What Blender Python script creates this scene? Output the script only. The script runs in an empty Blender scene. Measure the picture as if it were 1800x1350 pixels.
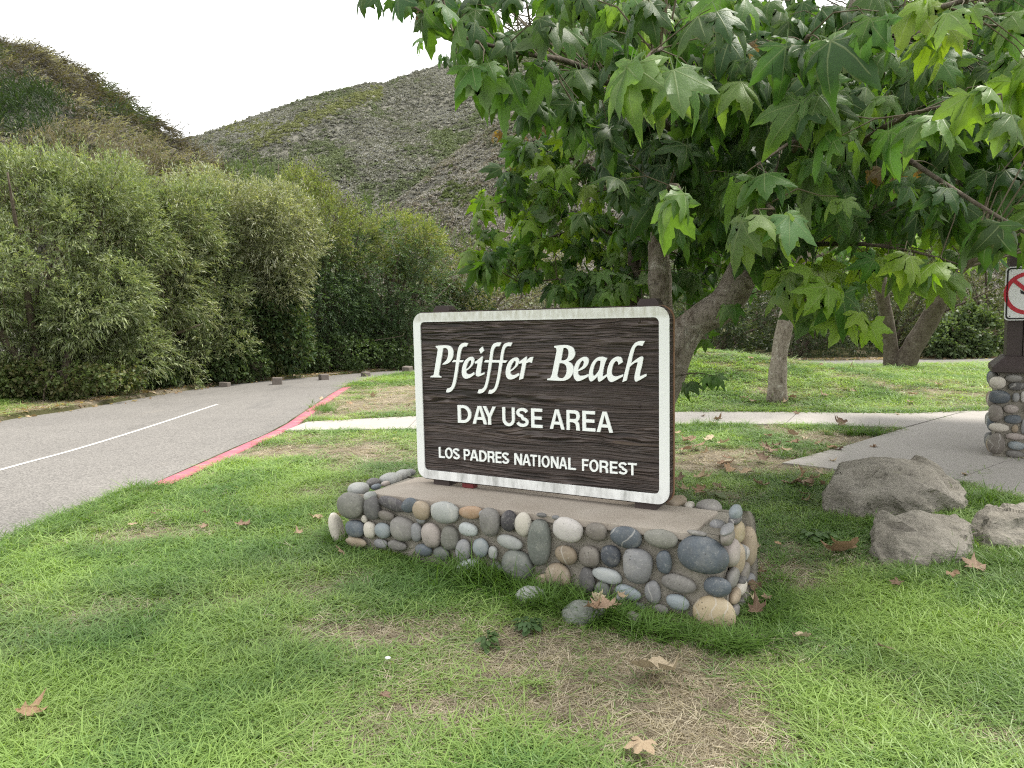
import bpy, math, random
import numpy as np
from mathutils import Vector, Matrix
from mathutils.geometry import tessellate_polygon

RNG = np.random.default_rng(7)
random.seed(7)
C = bpy.context.scene.collection
S = bpy.context.scene

# ------------------------------------------------------------------ camera
FPX, PITCH, ROLL, EYE = 1248.0, 0.0882, -0.0204, 1.55
_f = np.array([0, math.cos(PITCH), -math.sin(PITCH)])
_u0 = np.array([0, math.sin(PITCH), math.cos(PITCH)])
_r0 = np.array([1.0, 0, 0])
CR = math.cos(ROLL) * _r0 + math.sin(ROLL) * _u0
CU = -math.sin(ROLL) * _r0 + math.cos(ROLL) * _u0
cam = bpy.data.cameras.new('camera')
cam.sensor_width = 36.0
cam.lens = FPX / 1800 * 36
cam.clip_start = 0.05
cam.clip_end = 5000
cam_o = bpy.data.objects.new('camera', cam)
C.objects.link(cam_o)
cam_o.matrix_world = Matrix(((CR[0], CU[0], -_f[0], 0), (CR[1], CU[1], -_f[1], 0), (CR[2], CU[2], -_f[2], EYE), (0, 0, 0, 1)))
S.camera = cam_o
EYEP = np.array([0, 0, EYE])

# ------------------------------------------------------------------ sky, sun, exposure
SUN_EL, SUN_AZ = math.radians(60), math.radians(66)     # azimuth clockwise from +Y (camera looks along +Y)
w = bpy.data.worlds.new('World')
S.world = w
w.use_nodes = True
nt = w.node_tree
bgn = nt.nodes['Background']
sky = nt.nodes.new('ShaderNodeTexSky')
sky.sky_type = 'NISHITA'
sky.sun_disc = False
sky.sun_elevation = SUN_EL
sky.sun_rotation = SUN_AZ
sky.dust_density = 4
hs = nt.nodes.new('ShaderNodeHueSaturation')
hs.inputs['Saturation'].default_value = 0.25
nt.links.new(sky.outputs[0], hs.inputs['Color'])
mxw = nt.nodes.new('ShaderNodeMix')
mxw.data_type = 'RGBA'
mxw.inputs[0].default_value = 0.86                     # a bright high overcast veils the blue
mxw.inputs[7].default_value = (9.7, 9.7, 9.6, 1)
nt.links.new(hs.outputs[0], mxw.inputs[6])
nt.links.new(mxw.outputs[2], bgn.inputs[0])
bgn.inputs[1].default_value = 0.11
sun = bpy.data.lights.new('sun', 'SUN')
sun.energy = 3.0
sun.angle = math.radians(13)
sun.color = (1.0, 0.95, 0.87)
sun_o = bpy.data.objects.new('sun', sun)
C.objects.link(sun_o)
sd = Vector((math.sin(SUN_AZ) * math.cos(SUN_EL), math.cos(SUN_AZ) * math.cos(SUN_EL), math.sin(SUN_EL)))
sun_o.rotation_euler = sd.to_track_quat('Z', 'Y').to_euler()
sun_o.location = (20, 20, 40)
S.view_settings.view_transform = 'Standard'
S.view_settings.look = 'None'
S.view_settings.exposure = 1.02
S.view_settings.gamma = 1
S.view_settings.use_curve_mapping = False
S.render.engine = 'CYCLES'
S.cycles.use_denoising = False                          # foliage and turf keep their crispness, the grain is slight
S.cycles.filter_width = 1.15
S.cycles.sample_clamp_indirect = 4.0
S.cycles.max_bounces = 6
S.cycles.diffuse_bounces = 3
S.cycles.transmission_bounces = 4
S.cycles.transparent_max_bounces = 4
S.cycles.caustics_reflective = False
S.cycles.caustics_refractive = False

# ------------------------------------------------------------------ helpers
def ray(px, py):
    return (px - 900) / FPX * CR + (675 - py) / FPX * CU + _f
def at(px, py, d):                 # the point seen at a photograph pixel, d metres ahead
    r = ray(px, py)
    return EYEP + r * (d / r[1])
def atz(px, py, z=0.0):            # the same on a level z
    r = ray(px, py)
    return EYEP + r * ((z - EYE) / r[2])
def on_plane(px, py, p0, n):
    r = ray(px, py)
    return EYEP + r * (np.dot(p0 - EYEP, n) / np.dot(r, n))
def project(P):
    q = P - EYEP
    z = q @ _f
    return np.stack([900 + FPX * (q @ CR) / z, 675 - FPX * (q @ CU) / z, z], -1)
def nrm(v):
    return v / np.maximum(np.linalg.norm(v, axis=-1, keepdims=True), 1e-9)
def sstep(a, b, x):
    t = np.clip((x - a) / (b - a), 0, 1)
    return t * t * (3 - 2 * t)
def vnoise(x, y, seed=0):
    x = np.asarray(x, float); y = np.asarray(y, float)
    xi, yi = np.floor(x), np.floor(y)
    fx, fy = x - xi, y - yi
    fx = fx * fx * (3 - 2 * fx); fy = fy * fy * (3 - 2 * fy)
    def h(a, b):
        v = np.sin(a * 127.1 + b * 311.7 + seed * 74.7) * 43758.5453
        return v - np.floor(v)
    return (h(xi, yi) * (1 - fx) + h(xi + 1, yi) * fx) * (1 - fy) + (h(xi, yi + 1) * (1 - fx) + h(xi + 1, yi + 1) * fx) * fy
def fbm(x, y, seed=0, o=4):
    s, a, t = 0, 1, 0
    for k in range(o):
        s = s + a * vnoise(x * 2 ** k, y * 2 ** k, seed + k); t += a; a *= .5
    return s / t
def inpoly(x, y, poly):
    x = np.asarray(x, float); y = np.asarray(y, float)
    r = np.zeros(np.broadcast(x, y).shape, bool)
    n = len(poly)
    for i in range(n):
        x1, y1 = poly[i][:2]; x2, y2 = poly[(i + 1) % n][:2]
        if y1 == y2: continue
        c = ((y1 > y) != (y2 > y)) & (x < (x2 - x1) * (y - y1) / (y2 - y1) + x1)
        r ^= c
    return r
def dpolyline(x, y, pl):
    d = np.full(np.shape(x), 1e9)
    for (x1, y1), (x2, y2) in zip(pl[:-1], pl[1:]):
        dx, dy = x2 - x1, y2 - y1
        t = np.clip(((x - x1) * dx + (y - y1) * dy) / (dx * dx + dy * dy), 0, 1)
        d = np.minimum(d, np.hypot(x - x1 - t * dx, y - y1 - t * dy))
    return d
def resample(pl, step):
    pl = np.array(pl, float)
    # Catmull-Rom smoothing, then even steps
    q = []
    P = np.vstack([2 * pl[0] - pl[1], pl, 2 * pl[-1] - pl[-2]])
    for i in range(1, len(P) - 2):
        for t in np.linspace(0, 1, 8, endpoint=False):
            a, b, c, d = P[i - 1], P[i], P[i + 1], P[i + 2]
            q.append(.5 * (2 * b + (c - a) * t + (2 * a - 5 * b + 4 * c - d) * t * t + (3 * b - a - 3 * c + d) * t ** 3))
    q.append(P[-2]); q = np.array(q)
    L = np.concatenate([[0], np.cumsum(np.linalg.norm(np.diff(q, axis=0), axis=1))])
    s = np.linspace(0, L[-1], max(2, int(L[-1] / step) + 1))
    return np.stack([np.interp(s, L, q[:, k]) for k in range(q.shape[1])], -1)

def mesh_np(name, V, F, smooth=False, attrs=None):
    """mesh from numpy: V (n,3), F an (m,k) array or a list of such arrays / of index lists"""
    me = bpy.data.meshes.new(name)
    V = np.asarray(V, np.float32)
    if isinstance(F, np.ndarray): F = [F]
    if len(F) and not isinstance(F[0], np.ndarray):
        me.from_pydata([tuple(v) for v in V.tolist()], [], [list(f) for f in F])
    else:
        F = [f for f in F if len(f)]
        tot = [np.full(len(f), f.shape[1], np.int32) for f in F]
        tot = np.concatenate(tot) if tot else np.zeros(0, np.int32)
        idx = np.concatenate([f.reshape(-1) for f in F]).astype(np.int32) if F else np.zeros(0, np.int32)
        st = np.concatenate([[0], np.cumsum(tot)[:-1]]).astype(np.int32) if len(tot) else tot
        me.vertices.add(len(V)); me.vertices.foreach_set('co', V.reshape(-1))
        me.loops.add(len(idx)); me.loops.foreach_set('vertex_index', idx)
        me.polygons.add(len(tot)); me.polygons.foreach_set('loop_start', st); me.polygons.foreach_set('loop_total', tot)
        me.update(calc_edges=True)
    if attrs:
        for k, (ty, a) in attrs.items():
            at_ = me.attributes.new(k, ty, 'POINT')
            a = np.asarray(a, np.float32)
            at_.data.foreach_set({'FLOAT': 'value', 'INT': 'value', 'FLOAT_COLOR': 'color', 'FLOAT_VECTOR': 'vector'}[ty],
                                 (a.astype(np.int32) if ty == 'INT' else a).reshape(-1))
    if smooth:
        me.polygons.foreach_set('use_smooth', np.ones(len(me.polygons), bool))
    me.update()
    return me
def link(name, me, mat=None, parent=None, kind=None, loc=None, rot=None):
    o = bpy.data.objects.new(name, me)
    C.objects.link(o)
    if me is not None and mat is not None:
        for m in (mat if isinstance(mat, (list, tuple)) else [mat]):
            me.materials.append(m)
    if parent is not None: o.parent = parent
    if kind: o['kind'] = kind
    if loc is not None: o.location = loc
    if rot is not None: o.rotation_euler = rot
    return o
def tag(o, label, cat, group=None):
    o['label'] = label; o['category'] = cat
    if group: o['group'] = group
    return o
def thing(name, label, cat, loc=(0, 0, 0), rz=0, group=None):
    o = bpy.data.objects.new(name, None)
    o.empty_display_size = .1
    C.objects.link(o); o.location = loc; o.rotation_euler = (0, 0, rz)
    return tag(o, label, cat, group)

class MB:                              # gathers pieces of one mesh
    def __init__(s): s.V = []; s.F = []; s.n = 0; s.A = []
    def add(s, V, F, a=None):
        V = np.asarray(V, float)
        for f in F: s.F.append([i + s.n for i in f])
        s.V.append(V); s.n += len(V)
        s.A.append(np.broadcast_to(np.asarray(a if a is not None else 0., float), (len(V),)))
    def box(s, lo, hi):
        x0, y0, z0 = lo; x1, y1, z1 = hi
        s.add([(x0, y0, z0), (x1, y0, z0), (x1, y1, z0), (x0, y1, z0), (x0, y0, z1), (x1, y0, z1), (x1, y1, z1), (x0, y1, z1)],
              [(0, 3, 2, 1), (4, 5, 6, 7), (0, 1, 5, 4), (1, 2, 6, 5), (2, 3, 7, 6), (3, 0, 4, 7)])
    def prism(s, poly, z0, z1, ax='z', holes=()):
        """polygon (list of 2D) extruded; ax 'z' in plan, 'y' a front elevation (x,z) from y=z0 (front) to z1"""
        loops = [list(poly)] + [list(h) for h in holes]
        tri = tessellate_polygon([[Vector((p[0], p[1], 0)) for p in l] for l in loops])
        flat = [p for l in loops for p in l]
        n = len(flat)
        def P(p, d): return (p[0], p[1], d) if ax == 'z' else (p[0], d, p[1])
        V = [P(p, z0) for p in flat] + [P(p, z1) for p in flat]
        F = []
        for t in tri:
            F.append(tuple(t)); F.append(tuple(i + n for i in reversed(t)))
        k = 0
        for l in loops:
            m = len(l)
            for i in range(m):
                a, b = k + i, k + (i + 1) % m
                F.append((a, b, b + n, a + n))
            k += m
        s.add(V, F)
    def tube(s, P, r, n=8, cap=True, a=None):
        P = np.asarray(P, float); r = np.broadcast_to(np.asarray(r, float), (len(P),))
        T = nrm(np.gradient(P, axis=0))
        ref = np.array([0.31, .17, .93]) if abs(T[0][2]) < .8 else np.array([1., .1, .05])
        A = nrm(np.cross(T, ref)); B = np.cross(T, A)
        th = np.arange(n) / n * 2 * np.pi
        V = (P[:, None] + r[:, None, None] * (np.cos(th)[None, :, None] * A[:, None] + np.sin(th)[None, :, None] * B[:, None])).reshape(-1, 3)
        F = []
        for i in range(len(P) - 1):
            for j in range(n):
                F.append((i * n + j, i * n + (j + 1) % n, (i + 1) * n + (j + 1) % n, (i + 1) * n + j))
        if cap:
            F.append(tuple(range(n - 1, -1, -1))); F.append(tuple((len(P) - 1) * n + j for j in range(n)))
        s.add(V, F, a)
    def mesh(s, name, smooth=False, recalc=True):
        me = bpy.data.meshes.new(name)
        V = np.concatenate(s.V)
        me.from_pydata([tuple(v) for v in V.tolist()], [], s.F)
        if recalc:
            import bmesh
            bm = bmesh.new(); bm.from_mesh(me); bmesh.ops.recalc_face_normals(bm, faces=bm.faces); bm.to_mesh(me); bm.free()
        if smooth: me.polygons.foreach_set('use_smooth', np.ones(len(me.polygons), bool))
        return me
def bevelled(o, w, seg=2):
    m = o.modifiers.new('bevel', 'BEVEL'); m.width = w; m.segments = seg; m.limit_method = 'ANGLE'; m.angle_limit = math.radians(40)
    return o
def icos(sub):
    import bmesh
    bm = bmesh.new(); bmesh.ops.create_icosphere(bm, subdivisions=sub, radius=1)
    V = np.array([v.co[:] for v in bm.verts]); F = np.array([[v.index for v in f.verts] for f in bm.faces]); bm.free()
    return V, F
ICO = {k: icos(k) for k in (1, 2, 3, 4, 5)}
def noise3(P, sc, seed=0):
    P = P * sc
    return (vnoise(P[:, 0] + P[:, 2] * .37, P[:, 1] + P[:, 2] * .61, seed) + vnoise(P[:, 1] - P[:, 0] * .29, P[:, 2] + P[:, 0] * .43, seed + 5)
            + vnoise(P[:, 2] - P[:, 1] * .51, P[:, 0] + P[:, 1] * .33, seed + 9)) / 3

# ------------------------------------------------------------------ material helpers
class NT:
    def __init__(s, name):
        s.m = bpy.data.materials.new(name); s.m.use_nodes = True
        s.t = s.m.node_tree; s.b = s.t.nodes['Principled BSDF']; s.out = s.t.nodes['Material Output']
    def n(s, ty, ins=None, **kw):
        x = s.t.nodes.new('ShaderNode' + ty)
        for k, v in kw.items(): setattr(x, k, v)
        for k, v in (ins or {}).items(): s.set(x.inputs[k], v)
        return x
    def set(s, sock, v):
        if isinstance(v, bpy.types.NodeSocket): s.t.links.new(v, sock)
        elif hasattr(v, 'outputs'): s.t.links.new(v.outputs[0], sock)
        else:
            if hasattr(sock.default_value, '__len__') and not hasattr(v, '__len__'): v = (v,) * len(sock.default_value)
            if hasattr(v, '__len__') and len(v) == 3 and len(sock.default_value) == 4: v = (*v, 1)
            sock.default_value = v
    def math(s, op, a, b=0.0, c=None):
        x = s.n('Math', operation=op); s.set(x.inputs[0], a); s.set(x.inputs[1], b)
        if c is not None: s.set(x.inputs[2], c)
        return x.outputs[0]
    def mix(s, f, a, b, bt='MIX'):
        x = s.n('Mix', data_type='RGBA', blend_type=bt); s.set(x.inputs[0], f); s.set(x.inputs[6], a); s.set(x.inputs[7], b)
        return x.outputs[2]
    def ramp(s, f, stops):
        x = s.n('ValToRGB'); s.set(x.inputs[0], f)
        e = x.color_ramp.elements
        while len(e) < len(stops): e.new(.5)
        for q, (p, c) in zip(e, stops):
            q.position = p; q.color = (*c, 1) if hasattr(c, '__len__') else (c, c, c, 1)
        return x.outputs[0]
    def noise(s, sc, detail=4, rough=.55, vec=None, dist=0):
        x = s.n('TexNoise', {'Scale': sc, 'Detail': detail, 'Roughness': rough, 'Distortion': dist})
        if vec is not None: s.set(x.inputs['Vector'], vec)
        return x.outputs['Fac']
    def obj(s): return s.n('TexCoord').outputs['Object']
    def mapv(s, vec, scale=(1, 1, 1), loc=(0, 0, 0), rot=(0, 0, 0)):
        return s.n('Mapping', {'Vector': vec, 'Scale': scale, 'Location': loc, 'Rotation': rot}).outputs[0]
    def bump(s, h, strength=.5, dist=.01, n=None):
        x = s.n('Bump', {'Height': h, 'Strength': strength, 'Distance': dist})
        if n is not None: s.set(x.inputs['Normal'], n)
        return x.outputs[0]
    def fin(s, col=None, rough=None, nor=None, spec=None):
        if col is not None: s.set(s.b.inputs['Base Color'], col)
        if rough is not None: s.set(s.b.inputs['Roughness'], rough)
        if nor is not None: s.set(s.b.inputs['Normal'], nor)
        if spec is not None: s.set(s.b.inputs['Specular IOR Level'], spec)
        return s.m

def leaf_mat(name, attr_type, transl=.45, rough=.5, spec=.3, tcol=(1.5, 1.6, .55), under=None):
    """thin leaf: colour from a per-leaf tint, part of the light passes through"""
    t = NT(name)
    a = t.n('Attribute', attribute_name='tint', attribute_type=attr_type).outputs['Color']
    col = a
    if under:
        bf = t.n('NewGeometry').outputs['Backfacing']
        col = t.mix(bf, a, t.mix(.6, a, under))
    t.fin(col, rough, spec=spec)
    tr = t.n('BsdfTranslucent', {'Color': t.mix(1.0, a, tcol, 'MULTIPLY')})
    ms = t.n('MixShader', {0: transl, 1: t.b.outputs[0], 2: tr.outputs[0]})
    t.t.links.new(ms.outputs[0], t.out.inputs[0])
    return t.m

def m_road():
    t = NT('asphalt'); o = t.obj()
    v = t.n('TexVoronoi', {'Vector': o, 'Scale': 75.0})
    big = t.noise(.45, 3, vec=o); mid = t.noise(6, 5, .7, vec=t.mapv(o, (1, .35, 1)))
    base = t.mix(t.ramp(big, [(.35, 0.), (.65, 1.)]), (.145, .137, .127), (.19, .18, .166))
    base = t.mix(t.ramp(mid, [(.55, 0.), (.8, .5)]), base, (.155, .148, .14))
    stn = t.noise(1.1, 5, .6, vec=t.mapv(o, (1, .5, 1), (3, 1, 0)))
    base = t.mix(t.ramp(stn, [(.62, 0.), (.74, .55)]), base, (.25, .225, .19))
    agg = t.n('SeparateColor', {0: v.outputs['Color']}).outputs[0]
    base = t.mix(.55, base, t.mix(agg, (.065, .062, .06), (.29, .276, .258)))
    ck = t.n('TexVoronoi', {'Vector': t.mapv(o, (1, 1, 1)), 'Scale': .55}, feature='DISTANCE_TO_EDGE')
    wob = t.n('VectorMath', {0: o, 1: t.n('VectorMath', {0: t.n('TexNoise', {'Scale': 2.2, 'Detail': 5.0, 'Vector': o}).outputs['Color'], 1: (1.1, 1.1, 0)}, operation='MULTIPLY')}, operation='ADD').outputs[0]
    t.set(ck.inputs['Vector'], wob)
    cm = t.math('MULTIPLY', t.ramp(ck.outputs['Distance'], [(.0, .30), (.009, 0.)]), t.ramp(t.noise(.35, 3, vec=o), [(.47, 0.), (.56, 1.)]))
    base = t.mix(cm, base, (.05, .048, .045))
    base = t.mix(t.ramp(t.noise(.9, 4, .6, vec=t.mapv(o, (1.6, .3, 1), (9, 2, 0))), [(.56, 0.), (.68, .35)]), base, (.10, .098, .095))
    nb = t.bump(v.outputs['Distance'], .6, .006)
    return t.fin(base, .9, nb, .2)
def m_concrete(name, a=(.295, .276, .257), b=(.365, .345, .32)):
    t = NT(name); o = t.obj()
    n1 = t.noise(1.3, 5, .6, vec=o); n2 = t.noise(60, 4, .7, vec=o); n3 = t.noise(4, 6, .7, vec=o)
    c = t.mix(n1, a, b)
    c = t.mix(t.ramp(n3, [(.5, 0.), (.75, .35)]), c, (.25, .235, .215))
    c = t.mix(t.ramp(n2, [(.35, .3), (.5, 0.)]), c, (.2, .19, .17))
    return t.fin(c, .88, t.bump(n2, .25, .004), .25)
def m_kerb():
    t = NT('red_kerb_paint'); o = t.obj()
    n = t.noise(7, 6, .7, vec=o); m = t.noise(45, 4, .7, vec=o)
    c = t.mix(n, (.34, .082, .115), (.42, .14, .18))
    c = t.mix(t.ramp(t.noise(3.3, 6, .75, vec=t.mapv(o, (1, 1, 1), (4, 0, 0))), [(.52, 0.), (.66, .7)]), c, (.36, .31, .29))
    return t.fin(c, .75, t.bump(m, .3, .004), .3)
def m_paint():
    t = NT('road_line_paint'); o = t.obj()
    n = t.noise(35, 5, .7, vec=o)
    return t.fin(t.mix(t.ramp(n, [(.38, 0.), (.66, .85)]), (.56, .55, .52), (.27, .26, .245)), .8)
def m_ground():
    t = NT('soil'); o = t.obj()
    a = t.n('Attribute', attribute_name='dry', attribute_type='GEOMETRY').outputs['Fac']
    n1 = t.noise(14, 6, .7, vec=o); n2 = t.noise(90, 3, .7, vec=o)
    g = t.mix(n1, (.040, .045, .018), (.085, .082, .038))
    d = t.mix(n1, (.185, .15, .11), (.31, .265, .2))
    f = t.math('ADD', a, t.math('MULTIPLY', t.math('SUBTRACT', n1, .5), .6))
    c = t.mix(t.ramp(f, [(.3, 0.), (.75, 1.)]), g, d)
    c = t.mix(t.ramp(n2, [(.4, .5), (.6, 0.)]), c, (.05, .045, .025))
    return t.fin(c, .95, t.bump(n2, .8, .02), .1)
def m_stone():
    t = NT('river_stone')
    oi = t.n('ObjectInfo'); o = t.obj()
    off = t.n('CombineXYZ', {0: t.math('MULTIPLY', oi.outputs['Random'], 37.), 1: t.math('MULTIPLY', oi.outputs['Random'], 91.), 2: 0.}).outputs[0]
    v = t.n('VectorMath', {0: o, 1: off}, operation='ADD').outputs[0]
    n1 = t.noise(9, 5, .6, vec=v); n2 = t.noise(70, 4, .75, vec=v); n3 = t.noise(24, 3, .6, vec=v, dist=1.5)
    c = oi.outputs['Color']
    c = t.mix(t.ramp(n1, [(.3, .7), (.5, 0.)]), c, t.mix(.4, c, (.10, .09, .08)))
    c = t.mix(t.ramp(n1, [(.5, 0.), (.75, .6)]), c, t.mix(.45, c, (.5, .47, .42)))
    c = t.mix(t.ramp(n2, [(.56, 0.), (.70, .55)]), c, t.mix(.5, c, (.62, .6, .56)))
    c = t.mix(t.ramp(n2, [(.30, .55), (.42, 0.)]), c, t.mix(.6, c, (.05, .05, .05)))
    vein = t.n('TexWave', {'Vector': v, 'Scale': 3.0, 'Distortion': 14.0, 'Detail': 3.0}).outputs['Fac']
    c = t.mix(t.math('MULTIPLY', t.ramp(vein, [(.965, 0.), (1., .45)]), t.ramp(oi.outputs['Random'], [(.72, 0.), (.8, 1.)])), c, (.5, .48, .45))
    pit = t.n('TexVoronoi', {'Vector': v, 'Scale': 42.0}).outputs['Distance']
    pm = t.math('MULTIPLY', t.ramp(pit, [(.10, 1.), (.2, 0.)]), t.ramp(t.noise(12, 2, vec=v), [(.5, 0.), (.6, 1.)]))
    c = t.mix(t.math('MULTIPLY', pm, .75), c, (.05, .045, .04))
    h = t.math('SUBTRACT', t.math('ADD', t.math('MULTIPLY', n2, .3), t.math('MULTIPLY', n3, .7)), t.math('MULTIPLY', pm, .8))
    return t.fin(c, .62, t.bump(h, .45, .006), .35)
def m_mortar():
    t = NT('mortar'); o = t.obj()
    n1 = t.noise(6, 5, .6, vec=o); n2 = t.noise(90, 4, .8, vec=o); n3 = t.noise(25, 4, .6, vec=o)
    c = t.mix(n1, (.22, .20, .168), (.34, .315, .27))
    c = t.mix(t.ramp(n2, [(.36, .6), (.5, 0.)]), c, (.15, .135, .115))
    return t.fin(c, .93, t.bump(t.math('ADD', n3, n2), .6, .012), .15)
def m_slab():
    t = NT('slab_concrete'); o = t.obj()
    n1 = t.noise(2.2, 6, .65, vec=o); n2 = t.noise(120, 3, .8, vec=o)
    c = t.mix(t.ramp(n1, [(.3, 0.), (.7, 1.)]), (.315, .27, .225), (.425, .38, .33))
    c = t.mix(t.ramp(n2, [(.33, .55), (.47, 0.)]), c, (.18, .15, .125))
    c = t.mix(t.ramp(n2, [(.6, 0.), (.72, .4)]), c, (.5, .46, .41))
    return t.fin(c, .9, t.bump(n2, .3, .004), .2)
def m_rock():
    t = NT('boulder_rock'); o = t.obj()
    n1 = t.noise(3.2, 6, .65, vec=o); n2 = t.noise(48, 5, .75, vec=o); n3 = t.noise(11, 5, .7, vec=t.mapv(o, (1, 1, 2.2), (0, 0, 0), (.3, .5, 0)))
    c = t.mix(t.ramp(n1, [(.3, 0.), (.7, 1.)]), (.205, .188, .158), (.36, .335, .29))
    c = t.mix(t.ramp(n3, [(.3, .65), (.5, 0.)]), c, (.11, .10, .088))
    c = t.mix(t.ramp(n2, [(.55, 0.), (.72, .5)]), c, (.43, .41, .36))
    c = t.mix(t.ramp(n2, [(.3, .5), (.42, 0.)]), c, (.07, .065, .055))
    li = t.noise(7, 5, .7, vec=t.mapv(o, (1, 1, 1), (7, 3, 1)))
    c = t.mix(t.ramp(li, [(.62, 0.), (.7, .35)]), c, (.30, .29, .19))
    h = t.math('ADD', t.math('MULTIPLY', n3, 1.), t.math('MULTIPLY', n2, .35))
    return t.fin(c, .9, t.bump(h, 1.0, .045), .2)
def m_wood():
    """sandblasted dark brown planks: raised wavy grain running along x, parting around knots"""
    t = NT('sandblasted_wood'); o = t.obj()
    rnd = t.n('ObjectInfo').outputs['Random']
    sx = t.n('SeparateXYZ', {0: o})
    x, z = sx.outputs[0], sx.outputs[2]
    seed = t.math('MULTIPLY', rnd, 50.)
    uv = t.n('CombineXYZ', {0: t.math('MULTIPLY', x, 1.5), 1: t.math('MULTIPLY', z, 5.0), 2: seed}).outputs[0]
    vo = t.n('TexVoronoi', {'Vector': uv, 'Scale': 1.0, 'Randomness': 1.0})
    dl = t.n('VectorMath', {0: uv, 1: vo.outputs['Position']}, operation='SUBTRACT').outputs[0]
    ds = t.n('SeparateXYZ', {0: dl})
    q = t.math('ADD', t.math('MULTIPLY', t.math('POWER', ds.outputs[0], 2.), 9.), t.math('MULTIPLY', t.math('POWER', ds.outputs[1], 2.), 22.))
    g = t.math('EXPONENT', t.math('MULTIPLY', q, -1.))
    push = t.math('MULTIPLY', t.math('MULTIPLY', ds.outputs[1], g), -.14)
    w1 = t.noise(1.0, 3, .5, vec=t.n('CombineXYZ', {0: t.math('MULTIPLY', x, 2.2), 1: t.math('MULTIPLY', z, 5.), 2: seed}))
    zz = t.math('ADD', t.math('ADD', z, push), t.math('MULTIPLY', t.math('SUBTRACT', w1, .5), .055))
    broad = t.noise(1.0, 2, .5, vec=t.n('CombineXYZ', {0: t.math('MULTIPLY', x, .35), 1: t.math('MULTIPLY', z, 9.), 2: seed}))
    g1 = t.noise(1.0, 3, .6, vec=t.n('CombineXYZ', {0: t.math('MULTIPLY', x, .9), 1: t.math('MULTIPLY', zz, 66.), 2: seed}))
    g2 = t.noise(1.0, 2, .6, vec=t.n('CombineXYZ', {0: t.math('MULTIPLY', x, 1.4), 1: t.math('MULTIPLY', zz, 25.), 2: t.math('ADD', seed, 9.)}))
    h = t.mix(t.ramp(broad, [(.36, 0.), (.52, 1.)]), t.ramp(g1, [(.3, 0.), (.7, 1.)]), t.ramp(g2, [(.36, 0.), (.50, .85), (.58, .25), (.66, 1.)]))
    kn = t.math('EXPONENT', t.math('MULTIPLY', q, -9.))
    h2 = t.math('ADD', h, t.math('MULTIPLY', kn, .8))
    fade = t.noise(3.0, 4, .6, vec=t.mapv(o, (1, 1, 3)))
    c = t.mix(t.n('SeparateColor', {0: h}).outputs[0], (.0125, .0080, .0066), (.096, .069, .060))  # wood grain tone, with highlights on the ridge tops put into the colour
    c = t.mix(t.ramp(fade, [(.45, 0.), (.75, .6)]), c, (.062, .050, .045))
    sp = t.noise(38, 3, .7, vec=t.mapv(o, (1, 1, 2.5)))
    c = t.mix(t.ramp(sp, [(.70, 0.), (.76, .5)]), c, (.22, .20, .18))
    return t.fin(c, t.ramp(h, [(0., .62), (1., .36)]), t.bump(h2, 1.0, .028), .5)
def m_white():
    t = NT('weathered_white_paint'); o = t.obj()
    z = t.n('SeparateXYZ', {0: o}).outputs[2]
    n = t.noise(9, 6, .7, vec=t.mapv(o, (1, 1, .25))); n2 = t.noise(60, 3, .7, vec=o); n3 = t.noise(30, 5, .75, vec=t.mapv(o, (1, 1, .3)))
    c = t.mix(n2, (.74, .755, .75), (.82, .835, .83))
    top = t.ramp(z, [(1.06 / 1.2, 0.), (1.16 / 1.2, 1.)])   # mildew on the upper and lower rails
    tz = t.math('MULTIPLY', z, 1 / 1.2)
    top = t.ramp(tz, [(.893, 0.), (.915, 1.)]); bot = t.ramp(tz, [(.045, 1.), (.10, 0.)])
    c = t.mix(t.math('MULTIPLY', top, t.ramp(n3, [(.36, .1), (.66, .75)])), c, (.36, .345, .25))
    c = t.mix(t.math('MULTIPLY', bot, t.ramp(n, [(.42, 0.), (.66, .8)])), c, (.27, .275, .26))
    c = t.mix(t.ramp(n, [(.60, 0.), (.8, .45)]), c, (.42, .43, .41))
    c = t.mix(t.ramp(t.noise(75, 3, .7, vec=o), [(.66, 0.), (.71, .6)]), c, (.30, .27, .23))
    return t.fin(c, .55, t.bump(n3, .2, .003), .35)
def m_letter():
    t = NT('letter_paint'); o = t.obj()
    n = t.noise(26, 5, .7, vec=o)
    return t.fin(t.mix(t.ramp(n, [(.55, 0.), (.8, .35)]), (.86, .89, .885), (.55, .57, .56)), .45, None, .4)
def m_flat(name, col, rough=.6, var=.25, sc=18, spec=.35, bump=.15):
    t = NT(name); o = t.obj()
    n = t.noise(sc, 5, .65, vec=o)
    c = t.mix(n, tuple(x * (1 - var) for x in col), tuple(min(1, x * (1 + var)) for x in col))
    return t.fin(c, rough, t.bump(n, bump, .004), spec)
def m_bark(name, a, b, c_):
    t = NT(name); o = t.obj()
    n1 = t.noise(7, 5, .6, vec=t.mapv(o, (1, 1, .8)), dist=1.2); n2 = t.noise(40, 5, .7, vec=t.mapv(o, (1, 1, .5))); n3 = t.noise(16, 4, .6, vec=t.mapv(o, (.5, .5, 2.2)))
    c = t.mix(t.ramp(n1, [(.38, 0.), (.48, 1.)]), a, b)
    c = t.mix(t.ramp(n1, [(.58, 0.), (.64, .9)]), c, c_)
    c = t.mix(t.ramp(n2, [(.32, .7), (.48, 0.)]), c, tuple(.35 * k for k in a))
    c = t.mix(t.ramp(n3, [(.58, 0.), (.66, .5)]), c, tuple(.5 * k for k in a))
    return t.fin(c, .85, t.bump(t.math('ADD', n2, t.math('MULTIPLY', n3, .6)), .7, .02), .2)
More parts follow.
